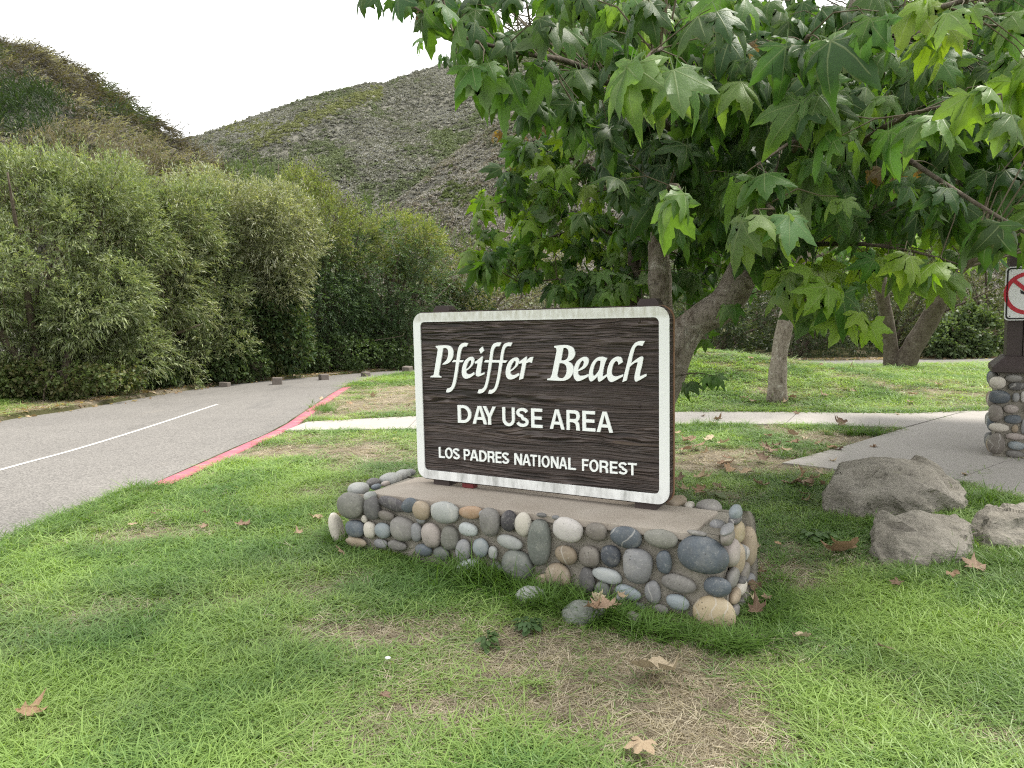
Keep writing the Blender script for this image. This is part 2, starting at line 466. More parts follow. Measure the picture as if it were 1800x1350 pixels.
M = dict(road=m_road(), conc=m_concrete('path_concrete'), kerb=m_kerb(), paint=m_paint(), ground=m_ground(), stone=m_stone(),
         mortar=m_mortar(), slab=m_slab(), rock=m_rock(), wood=m_wood(), white=m_white(), letter=m_letter(),
         edge=m_flat('dark_brown_edge', (.035, .025, .021), .55), backing=m_flat('brown_board_edge', (.20, .11, .062), .6),
         post=m_flat('brown_post_paint', (.045, .033, .031), .55, .3, 9), redblock=m_flat('dark_red_paint', (.14, .022, .025), .5),
         brown=m_flat('brown_shelter_paint', (.062, .047, .046), .6, .25, 7), fascia=m_flat('pale_fascia', (.45, .45, .47), .6, .1),
         stump=m_flat('weathered_wood_block', (.15, .13, .115), .85, .35, 12, .2, .5),
         bark=m_bark('sycamore_bark', (.155, .128, .10), (.27, .235, .195), (.42, .39, .34)),
         bark2=m_bark('dark_bark', (.075, .06, .045), (.12, .098, .075), (.17, .145, .115)),
         twig=m_flat('twig_bark', (.10, .082, .05), .8, .3, 30),
         signwhite=m_flat('reflective_white', (.74, .75, .76), .35, .04, 14, .5, .02), signblack=m_flat('sign_black', (.012, .012, .014), .4, .1),
         signred=m_flat('sign_red', (.48, .028, .045), .4, .08), dark=m_flat('roof_underside', (.035, .03, .03), .7))
M['bark3'] = m_bark('brown_grey_bark', (.085, .068, .052), (.13, .108, .085), (.19, .165, .135))
M['leafveg'] = leaf_mat('small_leaf', 'GEOMETRY', .30, .5, .3)
M['grass'] = leaf_mat('grass_blade', 'INSTANCER', .34, .45, .35, (1.5, 1.5, .6))
M['willowleaf'] = leaf_mat('willow_leaf', 'GEOMETRY', .28, .5, .35, under=(.36, .40, .29))
M['shrubinst'] = leaf_mat('scrub_tuft', 'INSTANCER', .1, .9, .1)

def m_syc():
    t = NT('sycamore_leaf'); o = t.obj()
    a = t.n('Attribute', attribute_name='vein', attribute_type='GEOMETRY').outputs['Fac']
    tn = t.n('Attribute', attribute_name='tint', attribute_type='GEOMETRY').outputs['Color']
    oc = t.n('ObjectInfo').outputs['Color']
    base = t.mix(1., tn, oc, 'MULTIPLY')
    n = t.noise(24, 4, .6, vec=o)
    base = t.mix(t.ramp(n, [(.3, .5), (.7, 0.)]), base, t.mix(1., base, (.62, .68, .7), 'MULTIPLY'))
    v = t.ramp(a, [(.90, 0.), (.965, .75)])
    rim = t.ramp(a, [(.0, .3), (.07, 0.)])
    up = t.mix(v, base, t.mix(.5, base, (.34, .40, .18)))
    up = t.mix(rim, up, (.20, .19, .06))
    un = t.mix(.55, base, (.17, .21, .115))
    bf = t.n('NewGeometry').outputs['Backfacing']
    t.fin(t.mix(bf, up, un), t.math('ADD', t.math('MULTIPLY', bf, .3), .46), t.bump(t.math('ADD', t.math('MULTIPLY', v, .8), n), .45, .004), .28)
    tr = t.n('BsdfTranslucent', {'Color': t.mix(t.math('MULTIPLY', v, .6), t.mix(1., base, (2.6, 2.7, .75), 'MULTIPLY'), base)})
    ms = t.n('MixShader', {0: .36, 1: t.b.outputs[0], 2: tr.outputs[0]})
    t.t.links.new(ms.outputs[0], t.out.inputs[0])
    return t.m
M['syc'] = m_syc()
def m_dryleaf():
    t = NT('dry_leaf'); o = t.obj()
    a = t.n('Attribute', attribute_name='vein', attribute_type='GEOMETRY').outputs['Fac']
    oc = t.n('ObjectInfo').outputs['Color']; n = t.noise(22, 5, .65, vec=o)
    c = t.mix(t.ramp(n, [(.3, .7), (.6, 0.)]), oc, t.mix(1., oc, (.45, .4, .36), 'MULTIPLY'))
    c = t.mix(t.ramp(a, [(.9, 0.), (.97, .6)]), c, t.mix(.5, oc, (.55, .45, .3)))
    t.fin(c, .7, t.bump(n, .4, .006), .25)
    tr = t.n('BsdfTranslucent', {'Color': oc})
    ms = t.n('MixShader', {0: .15, 1: t.b.outputs[0], 2: tr.outputs[0]}); t.t.links.new(ms.outputs[0], t.out.inputs[0])
    return t.m
M['dry'] = m_dryleaf()

# ------------------------------------------------------------------ the ground, road, kerb, path
ROAD_R = resample([(-3.6, 1.0), (-3.62, 4.9), (-3.52, 6.8), (-3.48, 8.6), (-3.46, 10.4), (-3.6, 11.8), (-3.82, 14.0), (-4.1, 16.9), (-4.1, 19.3), (-3.65, 21.2), (-2.9, 22.3), (-.6, 23.3), (4, 23.0), (9, 22.2), (14.7, 21.5), (24, 20.5)], .5)
ROAD_L = resample([(-9.25, 1.0), (-9.3, 8), (-9.25, 12.7), (-8.9, 14.1), (-8.6, 16.8), (-7.95, 19.8), (-6.8, 21.3), (-5.45, 22.8), (-4.5, 23.8), (-3.5, 24.7), (-1, 25.8), (4, 26.0), (9, 25.2), (14.7, 24.4), (24, 23.4)], .5)
ROAD_POLY = [tuple(p) for p in ROAD_R] + [tuple(p) for p in ROAD_L[::-1]]
ROAD_Z = -0.04
def gz(x, y):
    x = np.asarray(x, float); y = np.asarray(y, float)
    z = -.05 * np.tanh(x / 1.2) * (1 - .7 * sstep(13, 22, y))
    z = z + .68 * np.exp(-((x - 4.0) / 3.5) ** 2 - ((y - 17.2) / 2.9) ** 2) * sstep(.6, 3.2, x)
    z = z + .11 * sstep(11.8, 15.5, y) * sstep(1.5, 5, x) * (1 - sstep(18.5, 21.5, y))
    z = z + .3 * sstep(-9.6, -12.5, x) + .25 * sstep(26.5, 30, y)
    z = z + .012 * (fbm(x * 1.7, y * 1.7, 3, 3) - .5) * sstep(0, 3, y)
    ins = inpoly(x, y, ROAD_POLY)
    d = np.minimum(dpolyline(x, y, ROAD_R[::2]), dpolyline(x, y, ROAD_L[::2]))
    return np.where(ins, z + (-.16 - z) * sstep(0, .28, d), z)
PLAZA_A = [(2.9, 7.57), (4.0, 8.47), (5.42, 9.72), (7.3, 11.3), (10.5, 11.0), (10.5, 10.2), (5.16, 7.38), (4.15, 6.61), (3.70, 6.78), (3.36, 7.16)]
PLAZA_B = [(4.15, 6.60), (5.16, 7.37), (10.5, 10.19), (10.5, 2.5), (6.3, 3.0), (4.33, 5.92)]
def pb(x): return np.interp(x, [-3.25, -1.43, 2.41, 4.14, 5.45], [10.0, 9.98, 10.51, 10.26, 9.75])
def pt_(x): return np.interp(x, [-3.25, -1.66, 2.71, 4.63, 6.26, 7.3], [10.85, 11.35, 11.81, 11.5, 11.12, 11.3])
PATH_CUTS = [(-3.25, -3.18), (-1.5, -1.5), (.5, .5), (2.3, 2.5), (3.98, 4.66), (5.42, 7.28)]
PATH_POLY = [(x, pb(x)) for x in np.linspace(-3.25, 5.45, 20)] + [(x, pt_(x)) for x in np.linspace(7.3, -3.25, 20)]
def dgauss(lst, x, y):
    v = np.zeros(np.shape(x))
    for px, py, rx, ry, k in lst:
        c = atz(px, py, 0)
        v = np.maximum(v, k * np.exp(-((x - c[0]) / rx) ** 2 - ((y - c[1]) / ry) ** 2))
    return v
DRY = [(960, 1150, .85, .40, 1.15), (1090, 1240, .62, .36, 1.15), (720, 1125, .62, .26, 1.0), (860, 1240, .45, .25, .8), (830, 1160, .5, .24, .9), (1180, 1330, .3, .2, .6), (650, 1170, .3, .15, .5), (640, 725, 1.5, 1.0, 1.), (600, 700, 1.2, 2.0, .75), (690, 700, .8, 2.5, 1.),
       (1300, 800, 1.1, .8, .85), (1500, 765, .9, .6, .95), (1390, 1010, .35, .35, .85), (1250, 870, .5, .5, .4), (500, 800, .9, .6, .6), (700, 800, .8, .8, .6), (620, 850, .5, .5, .4),
       (290, 950, .5, .25, .5), (560, 1040, .3, .2, .55), (450, 1010, .35, .2, .45), (1340, 700, .5, .5, .6), (1640, 690, 2.2, 1.0, .5), (90, 1290, .2, .15, .3), (460, 1150, .3, .15, .4), (60, 715, 1., .6, .6), (450, 690, 3., 1.2, .9)]
def dryness(x, y):
    v = dgauss(DRY, x, y)
    n = fbm(x * 1.6, y * 1.6, 11, 4)
    return np.clip(v * 1.05 + (n - .5) * 1.6 + .17, 0, 1)

def axis(lo, d0, d1, hi, st):
    a = np.arange(d0, d1 + 1e-6, st)
    l = d0 - np.geomspace(.3, d0 - lo, 26)[::-1]; r = d1 + np.geomspace(.3, hi - d1, 26)
    return np.concatenate([l, a, r])
gx = axis(-1800, -13, 14, 1800, .13); gy = axis(-300, 1.2, 28, 2500, .13)
X, Y = np.meshgrid(gx, gy)
Z = gz(X.ravel(), Y.ravel())
nx, ny = len(gx), len(gy)
I = (np.arange(ny - 1)[:, None] * nx + np.arange(nx - 1)[None]).ravel()
litter = np.clip(1.1 - dpolyline(X.ravel(), Y.ravel(), ROAD_L[::2]) / 1.6, 0, 1) * ~inpoly(X.ravel(), Y.ravel(), ROAD_POLY) * sstep(11, 15, Y.ravel())
link('ground', mesh_np('ground', np.stack([X.ravel(), Y.ravel(), Z], -1), np.stack([I, I + 1, I + nx + 1, I + nx], -1), True,
     {'dry': ('FLOAT', np.maximum(dryness(X.ravel(), Y.ravel()), litter))}), M['ground'], kind='structure')

n = min(len(ROAD_R), len(ROAD_L))
rs = np.linspace(0, 1, 160)
def along(pl, s):
    L = np.concatenate([[0], np.cumsum(np.linalg.norm(np.diff(pl, axis=0), axis=1))]); L /= L[-1]
    return np.stack([np.interp(s, L, pl[:, k]) for k in (0, 1)], -1)
A, B = along(ROAD_R, rs), along(ROAD_L, rs)
K = 7
V = np.concatenate([np.concatenate([A + (B - A) * (k / (K - 1)), np.full((len(rs), 1), ROAD_Z)], 1) for k in range(K)])
ii = np.arange(len(rs) - 1)
link('road', mesh_np('road', V, np.concatenate([np.stack([ii + k * len(rs), ii + 1 + k * len(rs), ii + 1 + (k + 1) * len(rs), ii + (k + 1) * len(rs)], -1) for k in range(K - 1)])), M['road'], kind='structure')

def ribbon(name, pl, wdt, z0, z1, mat, taper=0):
    """a solid strip: pl its left-hand edge in plan, wdt the width to the right of travel"""
    pl = np.asarray(pl); T = nrm(np.gradient(pl, axis=0)); N = np.stack([T[:, 1], -T[:, 0]], -1)
    R_ = pl + N * wdt
    k = len(pl); zt = np.broadcast_to(np.asarray(z1, float), (k,))
    V = np.concatenate([np.c_[pl - N * 0, np.full(k, z0)], np.c_[pl + N * .02, zt - .012], np.c_[pl + N * .035, zt], np.c_[R_, zt + .004], np.c_[R_, np.full(k, z0)]])
    i = np.arange(k - 1); F = [np.stack([i + a * k, i + 1 + a * k, i + 1 + (a + 1) * k, i + (a + 1) * k], -1) for a in range(4)]
    F.append(np.array([[0, k, 2 * k, 3 * k, 4 * k]])); F.append(np.array([[5 * k - 1, 4 * k - 1, 3 * k - 1, 2 * k - 1, k - 1]]))
    return mesh_np(name, V, F)
kp = ROAD_R[(ROAD_R[:, 1] > 2.0) & (ROAD_R[:, 1] < 17.3) & (ROAD_R[:, 0] < -3)]
kerb = link('kerb', None, kind='structure')
segs = np.array_split(np.arange(len(kp)), 9)
for s_ in segs:                                    # cast kerb lengths with hairline joints
    q = kp[s_[0]:min(s_[-1] + 2, len(kp))].copy()
    q = resample(q, .25)
    d_ = nrm((q[-1] - q[-2])[None])[0]; q[-1] -= d_ * .012
    link('kerb_length', ribbon('kerb_length', q, .21, -.3, gz(q[:, 0] + .5, q[:, 1]) + .008, None), M['kerb'], kerb)
# painted line
lp = resample([(-5.93, 2.0), (-5.92, 5.), (-5.92, 8.1), (-5.85, 9.3), (-5.90, 11.3), (-6.1, 14.6)], .4)
T = nrm(np.gradient(lp, axis=0)); N = np.stack([T[:, 1], -T[:, 0]], -1); k = len(lp)
V = np.concatenate([np.c_[lp - N * .036, np.full(k, ROAD_Z + .004)], np.c_[lp + N * .036, np.full(k, ROAD_Z + .004)]]); i = np.arange(k - 1)
link('road_line', mesh_np('road_line', V, np.stack([i + k, i + k + 1, i + 1, i], -1)), M['paint'], kind='structure')

path = link('footpath', None, kind='structure')
def slab(poly, n=1):
    c = np.mean(poly, axis=0)
    q = []
    m = len(poly)
    for i in range(m):                             # shrink by a joint's half width
        p = np.array(poly[i]); q.append(p + nrm((c - p)[None])[0] * .006)
    z = gz(np.array(q)[:, 0], np.array(q)[:, 1])
    mb = MB()
    mb.prism(q, -.12, 0)
    V = np.concatenate(mb.V); V[len(q):, 2] = np.maximum(z, -.06) + .018
    mb.V = [V]
    o = link('slab', mb.mesh('slab'), M['conc'], path)
    return o
for (a0, a1), (b0, b1) in zip(PATH_CUTS[:-1], PATH_CUTS[1:]):
    slab([(x, pb(x)) for x in np.linspace(a0, b0, 6)] + [(x, pt_(x)) for x in np.linspace(b1, a1, 6)])
slab(PLAZA_A); slab(PLAZA_B)
# far off, the hedge side of the road
def on_hard(x, y):
    return inpoly(x, y, ROAD_POLY) | inpoly(x, y, PATH_POLY) | inpoly(x, y, PLAZA_A) | inpoly(x, y, PLAZA_B)

# ------------------------------------------------------------------ hills
def loft(name, ridge, y0, y1, prof, amp, seed, zfoot=-.5, rows=90, cols=150):
    px = np.array([r[0] for r in ridge]); py = np.array([r[1] for r in ridge])
    cx = np.linspace(px[0], px[-1], cols); cy = np.interp(cx, px, py)
    t = np.linspace(0, 1, rows)
    G = np.zeros((rows, cols, 3))
    for j in range(cols):
        yd = y1 * (1 + .10 * math.sin(cx[j] * .006 + seed))
        p = at(cx[j], cy[j], yd); dx = p[0] / yd
        yy = y0 + (yd - y0) * t
        G[:, j, 0] = dx * yy + 0; G[:, j, 1] = yy
        G[:, j, 2] = zfoot + (p[2] - zfoot) * t ** prof
    nz = (fbm(G[..., 0] / y1 * 9, G[..., 1] / y1 * 9, seed, 5) - .5) * amp * np.sin(np.pi * np.clip(t * 1.02, 0, 1))[:, None] ** .7
    G[..., 2] += nz
    # the far side, falling away behind the ridge
    b = G[-1].copy(); b[:, 1] += y1 * .5; b[:, 0] *= 1.5; b[:, 2] -= y1 * .12
    G = np.concatenate([G, b[None]])
    R_ = rows + 1
    i = (np.arange(R_ - 1)[:, None] * cols + np.arange(cols - 1)[None]).ravel()
    return G, mesh_np(name, G.reshape(-1, 3), np.stack([i, i + 1, i + cols + 1, i + cols], -1), True)
def m_hill():
    t = NT('hill_soil'); o = t.obj()
    n1 = t.noise(.012, 4, .6, vec=o); n2 = t.noise(.25, 5, .75, vec=o)
    c = t.mix(t.ramp(n1, [(.35, 0.), (.65, 1.)]), (.15, .15, .13), (.175, .165, .14))
    c = t.mix(n2, t.mix(.4, c, (.08, .085, .06)), c)
    return t.fin(c, .95, None, .1)
M['hill'] = m_hill()
RIDGE_FAR = [(-300, 330), (0, 300), (200, 262), (335, 243), (380, 228), (420, 214), (500, 186), (560, 166), (620, 152), (655, 143), (668, 150), (700, 136), (780, 112), (850, 100), (950, 84), (1100, 70), (1400, 80), (1800, 140), (2300, 260)]
RIDGE_NEAR = [(560, 470), (640, 400), (700, 350), (760, 300), (820, 255), (870, 218), (940, 180), (1050, 140), (1300, 110), (1700, 160), (2300, 300)]
RIDGE_SCRUB = [(-420, 30), (-200, 40), (0, 72), (60, 82), (150, 130), (240, 196), (300, 242), (340, 276), (390, 318), (450, 370), (520, 430)]
GF, me = loft('far_hill', RIDGE_FAR, 170, 560, 1.05, 44, 2)
link('far_hill', me, M['hill'], kind='structure')
GN_, me = loft('near_ridge', RIDGE_NEAR, 120, 300, 1.0, 24, 5)
link('near_ridge', me, M['hill'], kind='structure')
GS, me = loft('scrub_hill', RIDGE_SCRUB, 34, 66, .85, 3.0, 8, -.5, 70, 90)
link('scrub_hill', me, M['hill'], kind='structure')

# ------------------------------------------------------------------ instancing of uncountable cover (grass, scrub)
SRC = bpy.data.collections.new('cover_sources')          # not linked to the scene: shapes for scattered cover only
def source(name, me, mat):
    o = bpy.data.objects.new(name, me); me.materials.append(mat); return o
def scatter(name, P, rot, scl, idx, tint, objs):
    me = mesh_np(name, P, [], attrs={'rot': ('FLOAT_VECTOR', rot), 'scl': ('FLOAT_VECTOR', scl), 'idx': ('INT', idx), 'tint': ('FLOAT_COLOR', np.c_[tint, np.ones(len(P))])})
    o = link(name, me, kind='stuff')
    for m in objs[0].data.materials: me.materials.append(m)
    coll = bpy.data.collections.new(name + '_shapes')
    for k, q in enumerate(objs):
        q.name = '%s_shape_%02d' % (name, k); coll.objects.link(q)
    g = bpy.data.node_groups.new(name, 'GeometryNodeTree')
    g.interface.new_socket('Geometry', in_out='INPUT', socket_type='NodeSocketGeometry')
    g.interface.new_socket('Geometry', in_out='OUTPUT', socket_type='NodeSocketGeometry')
    N_ = g.nodes; Lk = g.links
    gi, go = N_.new('NodeGroupInput'), N_.new('NodeGroupOutput')
    ci = N_.new('GeometryNodeCollectionInfo'); ci.inputs['Collection'].default_value = coll
    ci.inputs['Separate Children'].default_value = True; ci.inputs['Reset Children'].default_value = True
    ip = N_.new('GeometryNodeInstanceOnPoints'); ip.inputs['Pick Instance'].default_value = True
    def attr(nm, ty):
        a = N_.new('GeometryNodeInputNamedAttribute'); a.data_type = ty; a.inputs['Name'].default_value = nm; return a.outputs['Attribute']
    Lk.new(gi.outputs[0], ip.inputs['Points']); Lk.new(ci.outputs[0], ip.inputs['Instance'])
    Lk.new(attr('idx', 'INT'), ip.inputs['Instance Index'])
    er = N_.new('FunctionNodeEulerToRotation'); Lk.new(attr('rot', 'FLOAT_VECTOR'), er.inputs[0]); Lk.new(er.outputs[0], ip.inputs['Rotation'])
    Lk.new(attr('scl', 'FLOAT_VECTOR'), ip.inputs['Scale'])
    Lk.new(ip.outputs[0], go.inputs[0])
    md = o.modifiers.new('scatter', 'NODES'); md.node_group = g
    return o

# --- hill scrub
def shrub_shape(seed):
    r = np.random.default_rng(seed); n = 64
    d = nrm(r.normal(0, 1, (n, 3)) + np.array([0, 0, .35])); d[:, 2] = np.abs(d[:, 2])
    p = d * (.55 + .3 * r.random((n, 1)) + .25 * (noise3(d, 2.5, seed) - .5)[:, None])
    u = nrm(r.normal(0, 1, (n, 3))); v = nrm(np.cross(u, d + .5 * r.normal(0, 1, (n, 3)))); sz = (.12 + .16 * r.random((n, 1)))
    u = nrm(np.cross(v, d + .6 * r.normal(0, 1, (n, 3))))
    V = np.stack([p - u * sz, p - v * sz * .6, p + u * sz * 1.2, p + v * sz * .6], 1).reshape(-1, 3)
    return mesh_np('shrub', V, np.arange(n * 4).reshape(-1, 4), False)
def hill_cover(name, G, N, smin, smax, pal, seed, special=None):
    r = np.random.default_rng(seed)
    R_, Cn = G.shape[0] - 1, G.shape[1]
    i = r.random(N) * (R_ - 1.001); j = r.random(N) * (Cn - 1.001)
    i0, j0 = i.astype(int), j.astype(int); fi, fj = (i - i0)[:, None], (j - j0)[:, None]
    P = (G[i0, j0] * (1 - fi) + G[i0 + 1, j0] * fi) * (1 - fj) + (G[i0, j0 + 1] * (1 - fi) + G[i0 + 1, j0 + 1] * fi) * fj
    s = smin + (smax - smin) * r.random(N) ** 2.5
    q = project(P)
    keep = (q[:, 0] > -60) & (q[:, 0] < 1900)
    P, s, q = P[keep], s[keep], q[keep]
    zone = fbm(q[:, 0] / 60, q[:, 1] / 34, seed, 4)
    pal = np.array(pal); k = np.clip(((zone - .5) * 3.2 + .5 + r.normal(0, .22, len(P))) * len(pal), 0, len(pal) - .01)
    t = pal[k.astype(int)] * (.84 + .32 * r.random(len(P)))[:, None]
    if special is not None: t = special(q, t, r)
    rot = np.c_[r.normal(0, .15, len(P)), r.normal(0, .15, len(P)), r.random(len(P)) * 6.28]
    return scatter(name, P, rot, np.c_[s, s, s * (.6 + .4 * r.random(len(P)))], r.integers(0, 4, len(P)), t, [source('shrub', shrub_shape(seed * 10 + a), M['shrubinst']) for a in range(4)])
PAL = [(.135, .16, .09), (.16, .178, .12), (.185, .19, .155), (.215, .215, .19), (.20, .20, .178), (.175, .175, .145), (.235, .235, .215)]
def spec_far(q, t, r):
    f = sstep(.0, 1., 1 - np.abs((q[:, 1] - np.interp(q[:, 0], [440, 560, 665], [250, 190, 152]) - 12) / 22)) * ((q[:, 0] > 440) & (q[:, 0] < 672))
    f = np.maximum(f, .7 * np.exp(-((q[:, 0] - 440) / 60) ** 2 - ((q[:, 1] - 225) / 14) ** 2))
    return np.where((r.random(len(t)) < f)[:, None], np.array([.19, .205, .095]) * (.8 + .4 * r.random(len(t)))[:, None], t)
hill_cover('far_hill_scrub', GF, 230000, .6, 2.3, PAL, 3, spec_far)
def spec_near(q, t, r):
    f = np.exp(-((q[:, 0] - 800) / 34) ** 2 - ((q[:, 1] - 342) / 22) ** 2)
    return np.where((r.random(len(t)) < f)[:, None], np.array([.10, .125, .05]) * (.8 + .4 * r.random(len(t)))[:, None], t)
hill_cover('near_ridge_scrub', GN_, 90000, .42, 1.7, [(.15, .165, .105), (.18, .175, .14), (.215, .205, .185), (.205, .185, .155), (.245, .235, .215)], 4, spec_near)

# ------------------------------------------------------------------ foliage of many small leaves
def leaf_quads(base, d, wv, L, Wd, bend):
    """base (n,3), leaf direction d, width direction wv -> two-quad leaves folded along nothing, bent down"""
    mid = base + d * (L * .5)[:, None] + np.array([0, 0, 1.]) * (L * .06)[:, None]
    tip = base + d * L[:, None] + np.array([0, 0, -1.]) * (L * bend)[:, None]
    V = np.stack([base, mid + wv * (Wd * .5)[:, None], tip, mid - wv * (Wd * .5)[:, None]], 1).reshape(-1, 3)
    F = np.arange(len(V)).reshape(-1, 4)
    return V, F
def sprays(r, cen, dr, nl, L, Wd, tw, ang, pal, hang=0., flat=False, palj=.35, pick=None):
    n = len(cen)
    nrm_d = nrm(dr)
    t = (np.arange(nl)[None] + r.random((n, nl))) / nl
    base = cen[:, None] + nrm_d[:, None] * (t * tw)[..., None]
    base = base + np.array([0, 0, -1.]) * (t ** 2 * tw * hang)[..., None]
    rad = r.normal(0, 1, (n, nl, 3))
    if flat:
        side = nrm(np.cross(nrm_d, np.array([0, 0, 1.]) + r.normal(0, .35, (n, 3))))
        sg = np.where(np.arange(nl) % 2 == 0, 1., -1.)
        rad = side[:, None] * sg[None, :, None] + r.normal(0, .16, (n, nl, 3))
    rad = nrm(rad - (rad * nrm_d[:, None]).sum(-1, keepdims=True) * nrm_d[:, None])
    a = ang * (.7 + .6 * r.random((n, nl, 1)))
    ld = nrm(nrm_d[:, None] * np.cos(a) + rad * np.sin(a) + np.array([0, 0, -.35 * hang]))
    wv = nrm(np.cross(ld, r.normal(0, .6, (n, nl, 3)) + np.array([0, 0, 1.]))); wv = nrm(np.cross(wv, ld) * r.normal(0, .5, (n, nl, 1)) + wv)
    LL = L * (.6 + .7 * r.random((n, nl))); WW = Wd * (.7 + .6 * r.random((n, nl)))
    V, F = leaf_quads(base.reshape(-1, 3), ld.reshape(-1, 3), wv.reshape(-1, 3), LL.ravel(), WW.ravel(), .12 + .2 * hang)
    pal = np.array(pal)
    if pick is None: pick = r.integers(0, len(pal), n)
    c = pal[pick][:, None] * (1 - palj / 2 + palj * r.random((n, 1, 1))) * (.8 + .4 * r.random((n, nl, 1)))
    c = np.repeat(c.reshape(-1, 3), 4, axis=0)
    return V, F, c
def blob_points(r, blobs, n, inner=.25):
    vol = np.array([b[3] * b[4] + b[4] * b[5] + b[3] * b[5] for b in blobs]); k = r.choice(len(blobs), n, p=vol / vol.sum())
    B = np.array(blobs)[k]
    d = nrm(r.normal(0, 1, (n, 3)))
    tc = nrm(EYEP - B[:, :3])
    back = (d * tc).sum(-1) < -.15
    flip = back & (r.random(n) < .75)
    d = np.where(flip[:, None], d - 2 * (d * tc).sum(-1, keepdims=True) * tc, d)
    rr = np.where(r.random(n) < inner, r.random(n) ** .5, 1 - .22 * r.random(n) ** 2 + .05 * r.normal(0, 1, n))
    lump = 1 + .3 * (noise3(d * 1.0 + k[:, None] * 3.1, 2.3, 4) - .5) * 2 + .16 * (noise3(d + k[:, None] * 1.7, 6., 14) - .5) * 2
    P = B[:, :3] + d * B[:, 3:6] * (rr * lump)[:, None]
    g = gz(P[:, 0], P[:, 1])
    P[:, 2] = np.maximum(P[:, 2], g + .05 + .25 * r.random(n))
    # drop those deep inside another blob
    ok = np.ones(n, bool)
    for j, b in enumerate(blobs):
        e = (((P - np.array(b[:3])) / np.array(b[3:6])) ** 2).sum(-1)
        ok &= ~((e < .30) & (k != j))
    return P[ok], nrm(d / B[:, 3:6])[ok]
def pxblob(px, py, d, rx, ry, rd=None):
    c = at(px, py, d); s = d / FPX
    return (*c, rx * s, rd if rd else rx * s, ry * s)
FTRI = [0]
def leafy(name, label, cat, blobs, N, nl, L, Wd, tw, ang, pal, seed, hang=0., flat=False, up=.5, group=None, trunk=.12, inner=.25, stems=3, bark='bark2', zonepal=None, core=True):
    r = np.random.default_rng(seed)
    main = blobs; blobs = list(blobs)
    if core:
        for b in main:                                    # smaller lobes standing out of each big one
            for _ in range(7):
                d_ = nrm(r.normal(0, 1, (1, 3)) + np.array([[0, -.5, .25]]))[0]; q_ = .26 + .2 * r.random()
                blobs.append((*(np.array(b[:3]) + d_ * np.array(b[3:6]) * .92), b[3] * q_ * 1.1, b[4] * q_, b[5] * q_))
    b0 = blobs[0]; gx0, gy0 = b0[0], b0[1]
    root = thing(name, label, cat, (gx0, gy0, float(gz(gx0, gy0))), 0, group)
    off = np.array(root.location)
    P, D = blob_points(r, blobs, N, inner)
    cl = .6 * noise3(P / b0[3], 2.6, seed) + .4 * noise3(P / b0[3], 6.5, seed + 1)       # leaves gather in clumps with hollows between
    kk = r.random(len(P)) < np.clip((cl - .43) * 11, .10, 1.0)
    P, D, cl = P[kk], D[kk], cl[kk]
    P = P + D * ((cl - .5) * .95 * b0[3])[:, None] * (1 if core else .3)
    D = nrm(D + np.array([0, 0, up]) + r.normal(0, .45, D.shape))
    pick = None
    if zonepal is not None: pick = zonepal(P, r)
    V, F, c = sprays(r, P, D, nl, L, Wd, tw, ang, pal, hang, flat, pick=pick)
    if core:                                              # young shoots standing clear of the crown
        m_ = np.where((D[:, 2] > .35) & (r.random(len(P)) < .10))[0]
        V2, F2, c2 = sprays(r, P[m_], nrm(D[m_] + np.array([0, 0, 1.2])), nl, L, Wd, tw * 2.3, ang * .8, pal, hang * .3, flat)
        F = np.concatenate([F, F2 + len(V)]); V = np.concatenate([V, V2]); c = np.concatenate([c, c2])
    FTRI[0] += len(F) * 2
    o = link('crown', mesh_np('crown', V - off, F, False, {'tint': ('FLOAT_COLOR', np.c_[c, np.ones(len(c))])}), M['willowleaf' if cat == 'willow' else 'leafveg'], root, 'stuff')
    mb = MB()
    for b in main:
        c0 = np.array(b[:3])
        for s_ in range(stems):
            gpt = np.array([gx0 + r.normal(0, .25), gy0 + r.normal(0, .2), off[2] - .1])
            e = c0 + r.normal(0, .45, 3) * np.array(b[3:6])
            mdl = (gpt + e) / 2 + r.normal(0, .15, 3); mdl[2] += .2
            q = resample([gpt, mdl, e, e + nrm((e - mdl)[None])[0] * .5 * b[5]], .35)
            mb.tube(q - off, np.linspace(trunk, .015, len(q)) * (.6 + .5 * r.random()), 6)
    link('trunk', mb.mesh('trunk', True, False), M[bark], root)
    if core:                                       # the tangle of dead twigs inside
        tb = MB()
        for b in main:
            for s_ in range(70):
                e = np.array(b[:3]) + nrm(r.normal(0, 1, (1, 3)))[0] * np.array(b[3:6]) * (.25 + .6 * r.random()); e2 = e + nrm((e - np.array(b[:3]) + r.normal(0, .3, 3))[None])[0] * (.4 + .5 * r.random())
                tb.tube(np.array([e, (e + e2) / 2 + r.normal(0, .05, 3), e2]) - off, [.012, .009, .004], 3, False)
        link('twigs', tb.mesh('twigs', False, False), M['twig'], root, 'stuff')
    return root
PB = pxblob
WIL = [(.155, .205, .08), (.21, .255, .105), (.11, .15, .06), (.30, .335, .19), (.17, .20, .085)]
WILG = [(.20, .22, .11), (.27, .285, .165), (.145, .17, .08), (.22, .22, .13), (.36, .365, .27)]
YEL = [(.19, .235, .075), (.24, .265, .095), (.15, .20, .062), (.27, .26, .115)]
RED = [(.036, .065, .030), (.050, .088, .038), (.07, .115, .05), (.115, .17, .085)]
OLV = [(.10, .115, .05), (.13, .14, .065), (.085, .10, .045), (.16, .155, .08)]
IVY = [(.045, .075, .026), (.06, .095, .034), (.075, .115, .042), (.095, .13, .05)]
GW = 'roadside willows on the left'
